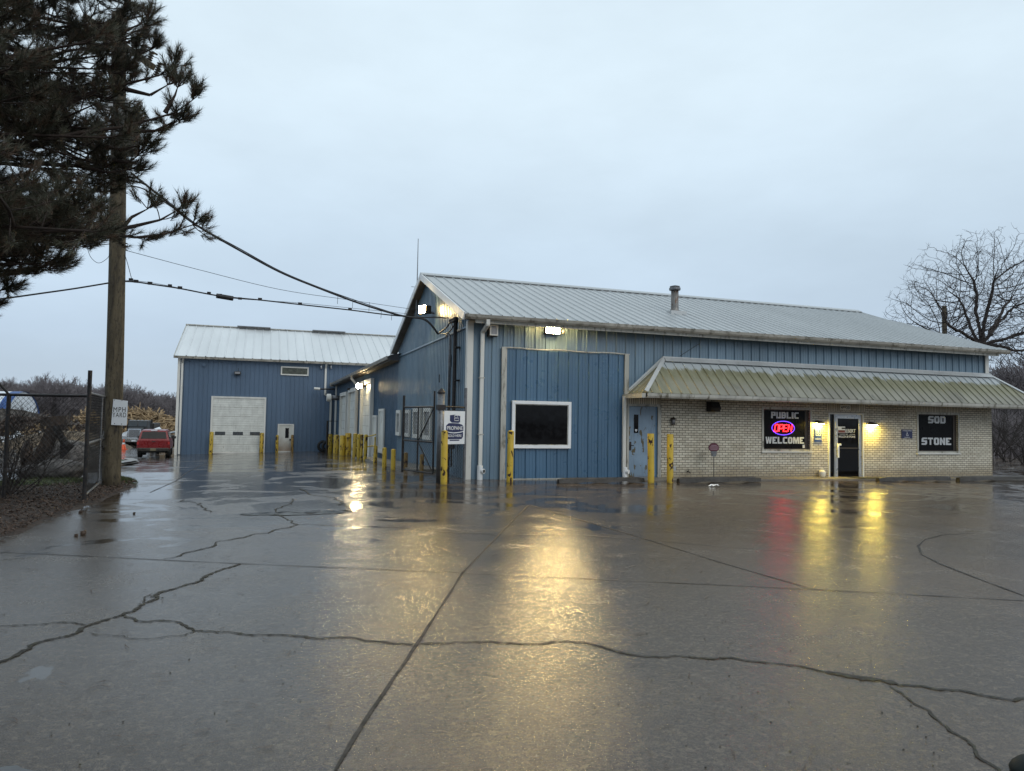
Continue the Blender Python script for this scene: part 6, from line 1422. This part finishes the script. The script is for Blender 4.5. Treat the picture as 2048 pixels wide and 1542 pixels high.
secs = [[T(-.80, .06, 1.06), T(.80, .06, 1.06), T(.69, .22, 1.54), T(.61, .26, 1.60), T(-.61, .26, 1.60), T(-.69, .22, 1.54)], sec2(1.0, .83, 1.06, 1.64, .70), sec2(2.9, .83, 1.06, 1.63, .68), sec2(3.65, .80, 1.04, 1.10, .76)]
loft(mb, secs); cab = mb.build('cap', 'redpaint', r); bevel(cab, .02, 2)
mb = MB(); q4 = [T(-.68, .068, 1.13), T(.68, .068, 1.13), T(.60, .196, 1.52), T(-.60, .196, 1.52)]; nv = (q4[1]-q4[0]).cross(q4[3]-q4[0]).normalized(); nv = nv if nv.y < 0 else -nv; mb.add([p_+nv*.012 for p_ in q4]+[p_-nv*.02 for p_ in q4], [(0, 1, 2, 3), (4, 5, 6, 7), (0, 1, 5, 4), (1, 2, 6, 5), (2, 3, 7, 6), (3, 0, 4, 7)]); mb.build('rear_window', 'glass', r)
for sg_ in (1, -1):
    mb = MB(); pts_ = [(.35, 1.14), (2.6, 1.14), (2.6, 1.48), (.42, 1.48)]; f = lambda y, z: T(sg_*(.83-.13*(z-1.06)/.55+.008), y, z); mb.add([f(*p_) for p_ in pts_]+[f(*p_)-U*sg_*.03 for p_ in pts_], [(0, 1, 2, 3), (4, 5, 6, 7), (0, 1, 5, 4), (1, 2, 6, 5), (2, 3, 7, 6), (3, 0, 4, 7)]); mb.build('side_window', 'glass', r)
    MB().box(T(sg_*.80, -.01, .86), (.11, .05, .16), U).build('tail_light', mat('tail_lamp_red', (.35, .03, .03), .2), r)
bm_ = MB().box(T(0, -.10, .50), (1.66*k_, .14, .20), U).build('bumper', mat('dark_chrome_bumper', (.05, .045, .04), .35, .6), r); bevel(bm_, .03)
MB().box(T(0, -.18, .50), (.30, .01, .14), U).build('licence_plate', mat('plate_cream', (.14, .12, .07), .5), bm_)
MB().box(T(0, -.012, .96), (.18, .02, .05), U).build('tailgate_handle', 'black', r); mb = MB(); mb.box(T(0, .20, 1.585), (.34, .05, .03), U); mb.build('brake_light', 'signwhite', r)
mb = MB(); mb.box(T(0, 1.5, .40), (1.2, 3., .14), U); mb.tube([T(.4, .1, .33), T(.4, -.12, .30)], .03, 8); mb.tube([T(-.75, .9, .36), T(.75, .9, .36)], .09, 8); mb.build('underbody', 'black', r)
for sx, sy in ((-.74, .95), (.74, .95), (-.74, 3.9), (.74, 3.9)): wheel(r, T(sx, sy, .335), .35*k_, .24, U)
for sg_ in (-1, 1): MB().box(T(sg_*.98, 3.1, 1.12), (.18, .1, .14), U).build('wing_mirror', 'black', r)
c = T(.1, .9, 1.66); o = MB().box(c, (.25, .5, .05), (1, .3, .2)).add([c+Vector((-.2, 0, 0)), c+Vector((.1, .2, .14)), c+Vector((.25, -.1, .02)), c+Vector((0, .1, .1))], [(0, 1, 2), (0, 2, 3)]).build('white_bag', 'signwhite'); tag(o, 'crumpled white bag lying on the roof of the red pickup', 'bag')
# dark truck, seen from the front
KY = 78.; kc = P(268, 886, Y=KY); O2 = Vector((kc.x, KY, G(kc.x, KY))); 
r = thing('heavy_truck', 'dark conventional heavy truck with a big chrome grille facing the camera', 'truck', O2)
def K(x, y, z): return O2+Vector((x, y, z))
def kb(x0, x1, y0, y1, z0, z1, name, m, par=r, bv=.03):
    a_, b_ = K(x0, y0, z0), K(x1, y1, z1); o = MB().bb(a_.x, b_.x, a_.y, b_.y, a_.z, b_.z).build(name, m, par)
    if bv: bevel(o, bv)
    return o
mb = MB(); loft(mb, [[K(-.62, 0, .75), K(.62, 0, .75), K(.6, 0, 1.62), K(-.6, 0, 1.62)], [K(-.7, 1.6, .75), K(.7, 1.6, .75), K(.68, 1.6, 1.85), K(-.68, 1.6, 1.85)]]); bevel(mb.build('hood', 'black', r), .05)
mb = MB(); loft(mb, [[K(-1.0, 1.5, .7), K(1.0, 1.5, .7), K(.95, 1.6, 1.8), K(.9, 1.95, 2.45), K(-.9, 1.95, 2.45), K(-.95, 1.6, 1.8)], [K(-1.0, 3.6, .7), K(1.0, 3.6, .7), K(1.0, 3.6, 1.8), K(.92, 3.6, 2.5), K(-.92, 3.6, 2.5), K(-1.0, 3.6, 1.8)]]); bevel(mb.build('cab', 'black', r), .05)
f = lambda x, z: K(x, 1.6+.35*(z-1.8)/.65-.02, z)
for sg_ in (-1, 1): mb = MB(); q4 = [f(sg_*.04, 1.88), f(sg_*.86, 1.88), f(sg_*.80, 2.38), f(sg_*.04, 2.38)]; mb.add(q4+[p_+Vector((0, .03, 0)) for p_ in q4], [(0, 1, 2, 3), (4, 5, 6, 7), (0, 1, 5, 4), (1, 2, 6, 5), (2, 3, 7, 6), (3, 0, 4, 7)]); mb.build('windshield', mat('truck_glass', (.02, .025, .03), .08) if sg_ < 0 else bpy.data.materials['truck_glass'], r)
gf = MB(); p0, p1 = K(-.58, -.05, .72), K(.58, .02, 1.68); gf.frame(p0.x, p1.x, p0.z, p1.z, .10, p0.y, p1.y); g_ = gf.build('grille_frame', 'chrome', r); mb = MB()
for i in range(14): x = -.46+i*.071; a_ = K(x, -.03, .82); mb.bb(a_.x-.015, a_.x+.015, a_.y, a_.y+.03, a_.z, a_.z+.78)
mb.build('grille_bar', 'alu', g_)
kb(-.48, .48, -.01, .01, .82, 1.6, 'grille_back', 'black', g_, 0); kb(-1.22, 1.22, -.35, -.08, .38, .80, 'bumper', 'chrome', bv=.04)
kb(-.18, .18, -.37, -.355, .46, .60, 'licence_plate', 'signwhite', bv=0)
for sg_ in (-1, 1):
    mb = MB(); loft(mb, [[K(sg_*.6, .0, .8), K(sg_*1.2, .0, .8), K(sg_*1.18, .05, 1.1), K(sg_*.6, .05, 1.25)], [K(sg_*.65, 1.2, .8), K(sg_*1.25, 1.2, .8), K(sg_*1.2, 1.2, 1.25), K(sg_*.65, 1.2, 1.5)]]); bevel(mb.build('fender', 'alu', r), .05)
    kb(sg_*.95-.2, sg_*.95+.2, -.06, .06, .92, 1.10, 'headlight', 'signwhite', bv=.03); wheel(r, K(sg_*1.0, .7, .5), .5, .3, (1, 0, 0)); wheel(r, K(sg_*1.0, 6., .5), .5, .5, (1, 0, 0))
    MB().tube([K(sg_*1.05, 3.3, .9), K(sg_*1.05, 3.3, 2.6)], .08, 10).build('exhaust_stack', 'darksteel', r); kb(sg_*1.25-.08, sg_*1.25+.08, 1.7, 1.8, 1.6, 2.2, 'wing_mirror', 'black')
mb = MB()
for x in (-.7, -.35, 0, .35, .7): a_ = K(x, 2.05, 2.5); mb.box(a_, (.14, .12, .08))
mb.build('roof_light', 'alu', r); kb(-1.15, 1.15, 4.2, 9, .8, 2.2, 'dump_body', 'darksteel')
# dark machine beside the pickup
YQ = 56.; c = P(343, 905, Y=YQ); zq = G(c.x, YQ); r = thing('old_tractor', 'dark machine half hidden between the red pickup and the warehouse corner', 'machine', (c.x, YQ, zq))
bevel(MB().bb(c.x-1.0, c.x+.3, YQ, YQ+2, zq+.5, zq+1.3).build('body', 'darkwood', r), .1); wheel(r, (c.x-.2, YQ-.2, zq+.6), .6, .35, (1, .2, 0)); MB().tube([(c.x-.75, YQ-.1, zq+.9), (c.x-.3, YQ-.1, zq+1.45), (c.x+.2, YQ-.1, zq+1.55)], .08, 8).build('fender', 'alu', r); wheel(r, (c.x-.9, YQ-.1, zq+.4), .4, .25, (1, .2, 0))
# traffic cone
q = GP(247, 899); z = q.z; r = thing('traffic_cone', 'orange traffic cone standing on the wet yard in front of the truck', 'traffic cone', q); s_ = 1.25
MB().lathe((q.x, q.y, z), [(.17*s_, .03), (.165*s_, .05), (.10*s_, .34*s_)], 18).build('cone_body', 'orange', r, True); MB().lathe((q.x, q.y, z), [(.10*s_, .34*s_), (.075*s_, .46*s_)], 18).build('white_band', 'white', r, True); MB().lathe((q.x, q.y, z), [(.075*s_, .46*s_), (.04*s_, .68*s_), (0, .69*s_)], 18).build('cone_tip', 'orange', r, True)
bevel(MB().box((q.x, q.y, z+.02), (.46*s_, .46*s_, .04)).build('base', 'orange', r), .01)

# ============================================================ PINE
def project(p):
    v = np.array(p)-np.array([0, 0, EYE]); z = v@_f
    if z < .2: return None
    return 1024+FPX*(v@_r)/z, 771-FPX*(v@_u)/z
pr_ = random.Random(21); PX, PYT = -5.2, 9.2
r = thing('pine_tree', 'big dark pine tree hanging its needled branches into the upper left corner', 'pine tree', (PX, PYT, 0))
main_poly = [(-4000, -4000), (285, -4000), (285, -10), (278, 40), (250, 75), (262, 120), (258, 200), (270, 240), (262, 330), (235, 345), (225, 400), (214, 470), (180, 480), (172, 512), (112, 505), (92, 540), (58, 558), (10, 560), (-400, 600), (-4000, 700)]
arms = [([(120, 215), (200, 178), (265, 165), (320, 150), (345, 135)], 8.6), ([(180, 60), (250, 40), (290, 30)], 8.9), ([(60, 290), (160, 265), (240, 255), (300, 240), (350, 225), (385, 200)], 8.2), ([(200, 60), (250, 62), (280, 48)], 8.4), ([(250, 178), (300, 190), (335, 170)], 8.6),
        ([(250, 262), (310, 262), (355, 240)], 8.3), ([(20, 430), (110, 458), (200, 466), (270, 475), (330, 468), (385, 450)], 8.4), ([(215, 464), (270, 452), (320, 440), (355, 420)], 8.4), ([(200, 290), (245, 300), (280, 290)], 8.8), ([(225, 320), (255, 325), (275, 312)], 8.8),
        ([(150, 330), (215, 345), (255, 340)], 8.8), ([(240, 462), (262, 435), (295, 418)], 8.5), ([(240, 150), (275, 110), (300, 100)], 8.7), ([(-120, 600), (-40, 590), (2, 580)], 8.8), ([(330, 225), (350, 190), (355, 175)], 8.2), ([(225, 75), (255, 85), (275, 75)], 8.9)]
def near_arm(x, y):
    for pts_, _ in arms:
        for (x1, y1), (x2, y2) in zip(pts_[:-1], pts_[1:]):
            t = clip(((x-x1)*(x2-x1)+(y-y1)*(y2-y1))/((x2-x1)**2+(y2-y1)**2), 0, 1)
            if math.hypot(x-x1-t*(x2-x1), y-y1-t*(y2-y1)) < 26: return True
    return False
def allowed(p):
    q = project(p)
    if q is None: return True
    if q[0] < -30 or q[1] < -30: return not (q[0] > 330)
    return inpoly(q[0], q[1], main_poly)
segs = []; tufts = []
tr = [Vector((PX, PYT, z)) for z in (-.1, 1, 2.5, 4, 6, 8, 10, 12.5)]
for a, b, ra, rb in zip(tr, tr[1:], (.30, .26, .24, .22, .19, .15, .11), (.26, .24, .22, .19, .15, .11, .04)): segs.append((a+Vector((.05*math.sin(a.z), 0, 0)), b+Vector((.05*math.sin(b.z), 0, 0)), ra, rb, 9))
def twig(p, d, L, rr, lvl=0):
    q = p; n = 3
    for i in range(n):
        d = (d+Vector((pr_.gauss(0, .12), pr_.gauss(0, .12), .10+pr_.gauss(0, .08)))).normalized(); q2 = q+d*L/n
        segs.append((q, q2, rr, rr*.85, 1)); q = q2
    up = (d+Vector((0, 0, .35))).normalized(); tufts.append((q, up, 1.))
    if L > .22 and pr_.random() < .75: tufts.append((q-d*.10, (d+Vector((pr_.gauss(0, .6), pr_.gauss(0, .6), .3))).normalized(), .85))
    if lvl < 1:
        for k in range(pr_.choice((1, 2, 2))): s = (d+Vector((pr_.gauss(0, .6), pr_.gauss(0, .6), pr_.gauss(.1, .3)))).normalized(); twig(p.lerp(q, pr_.uniform(.4, .8)), s, L*.6, rr*.7, 1)
def limb(pts_, r0, side=True, dens=.13, start=.25, free=False):
    tot = sum((b-a).length for a, b in zip(pts_, pts_[1:])); acc = 0
    for a, b in zip(pts_, pts_[1:]):
        L = (b-a).length; n = max(1, int(L/dens)); d = (b-a).normalized()
        for i in range(n):
            t0 = (acc+L*i/n)/tot; t1 = (acc+L*(i+1)/n)/tot; p, q = a.lerp(b, i/n), a.lerp(b, (i+1)/n); segs.append((p, q, r0*(1-.8*t0), r0*(1-.8*t1), 5))
            if t0 > start:
                for _ in range(2 if free else 1):
                    s = Vector((pr_.gauss(0, 1), pr_.gauss(0, 1), pr_.gauss(.1, .6))).normalized(); dd_ = (d*.7+s*.9).normalized(); Lt = pr_.uniform(.18, .42)*(1 if not free else .55)
                    if free or allowed(q+dd_*Lt*1.3): twig(q, dd_, Lt, .0065)
        acc += L
    d = (pts_[-1]-pts_[-2]).normalized()
    for k in range(3): twig(pts_[-1], (d+Vector((pr_.gauss(0, .45), pr_.gauss(0, .45), pr_.gauss(.1, .3)))).normalized(), .16 if free else .25, .007)
nl = 0
for k in range(172):
    z = 2.9+9.3*(k/172)**1.35; az = pr_.uniform(0, 6.283); 
    if z < 8 and pr_.random() < .72: az = pr_.gauss(-.15, .55)
    Lm = (4.3 if z < 8 else 4.3-(z-8)*.7)*pr_.uniform(.75, 1.05); d = Vector((math.cos(az), math.sin(az), pr_.uniform(-.12, .22))); p = Vector((PX, PYT, z)); pts_ = [p]; bad = False
    for i in range(6):
        d = (d+Vector((pr_.gauss(0, .08), pr_.gauss(0, .08), pr_.gauss(-.0, .05)+(.03 if i > 3 else -.02)))).normalized(); p2 = p+d*Lm/6
        if not allowed(p2): break
        pts_.append(p2); p = p2
    if len(pts_) < 3: continue
    limb(pts_, .045); nl += 1
    for s_ in range(3):
        i = pr_.randrange(1, len(pts_)-1) if len(pts_) > 2 else 1; sd_ = (pts_[i+1]-pts_[i]).normalized() if i+1 < len(pts_) else d; sv = Vector((-sd_.y, sd_.x, 0))*pr_.choice((-1, 1)); dd_ = (sd_*.8+sv*.7+Vector((0, 0, pr_.uniform(-.1, .2)))).normalized(); p = pts_[i]; q_ = [p]
        for j in range(3):
            dd_ = (dd_+Vector((pr_.gauss(0, .1), pr_.gauss(0, .1), pr_.gauss(0, .06)))).normalized(); p2 = p+dd_*Lm*.11
            if not allowed(p2): break
            q_.append(p2); p = p2
        if len(q_) > 1: limb(q_, .02, start=0)
for pts_, Yv in arms:
    V3 = [P(x, y, Y=Yv) for x, y in pts_]; limb(V3, .028, dens=.13, start=.30 if len(pts_) > 3 else .25, free=True)
# thin out: ragged sky gaps between the branch layers
print('TREE', len(vari[0].children[1].data.polygons)); print('PINE limbs', nl, 'tufts', len(tufts), 'segs', len(segs))
big = [s[:4] for s in segs if s[4] >= 9]; mid_ = [s[:4] for s in segs if s[4] == 5]; small = [s[:4] for s in segs if s[4] < 5]
V, F = frustums(big, 14); np_mesh('trunk', V, F, 'pinebark', r, True); V, F = frustums(mid_, 5); np_mesh('branches', V, F, 'pinebark', r, True); V, F = frustums(small, 3); np_mesh('twigs', V, F, 'pinebark', r)
rs = np.random.RandomState(4); T0 = np.array([t[0][:] for t in tufts]); TD = np.array([t[1][:] for t in tufts]); TS = np.array([t[2] for t in tufts]); N = 68; n = len(T0)
along = rs.uniform(-.11, .035, (n, N, 1)); base = T0[:, None, :]+TD[:, None, :]*along
rv = rs.normal(size=(n, N, 3)); rv -= TD[:, None, :]*np.sum(rv*TD[:, None, :], 2, keepdims=True); rv /= np.linalg.norm(rv, axis=2, keepdims=True)
ang = rs.uniform(.25, 1.0, (n, N, 1))*np.where(along > 0, .7, 1.); dirn = TD[:, None, :]*np.cos(ang)+rv*np.sin(ang); Ln = rs.uniform(.065, .115, (n, N, 1))*TS[:, None, None]
tip = base+dirn*Ln; tip[:, :, 2] -= .008*rs.uniform(0, 1, (n, N)); sidev = np.cross(dirn, rs.normal(size=(n, N, 3))); sidev /= np.linalg.norm(sidev, axis=2, keepdims=True); sidev *= .0021
V = np.stack([base-sidev, base+sidev, tip], 2).reshape(-1, 3); F = np.arange(len(V)).reshape(-1, 3); np_mesh('needles', V, F, 'needle', r)
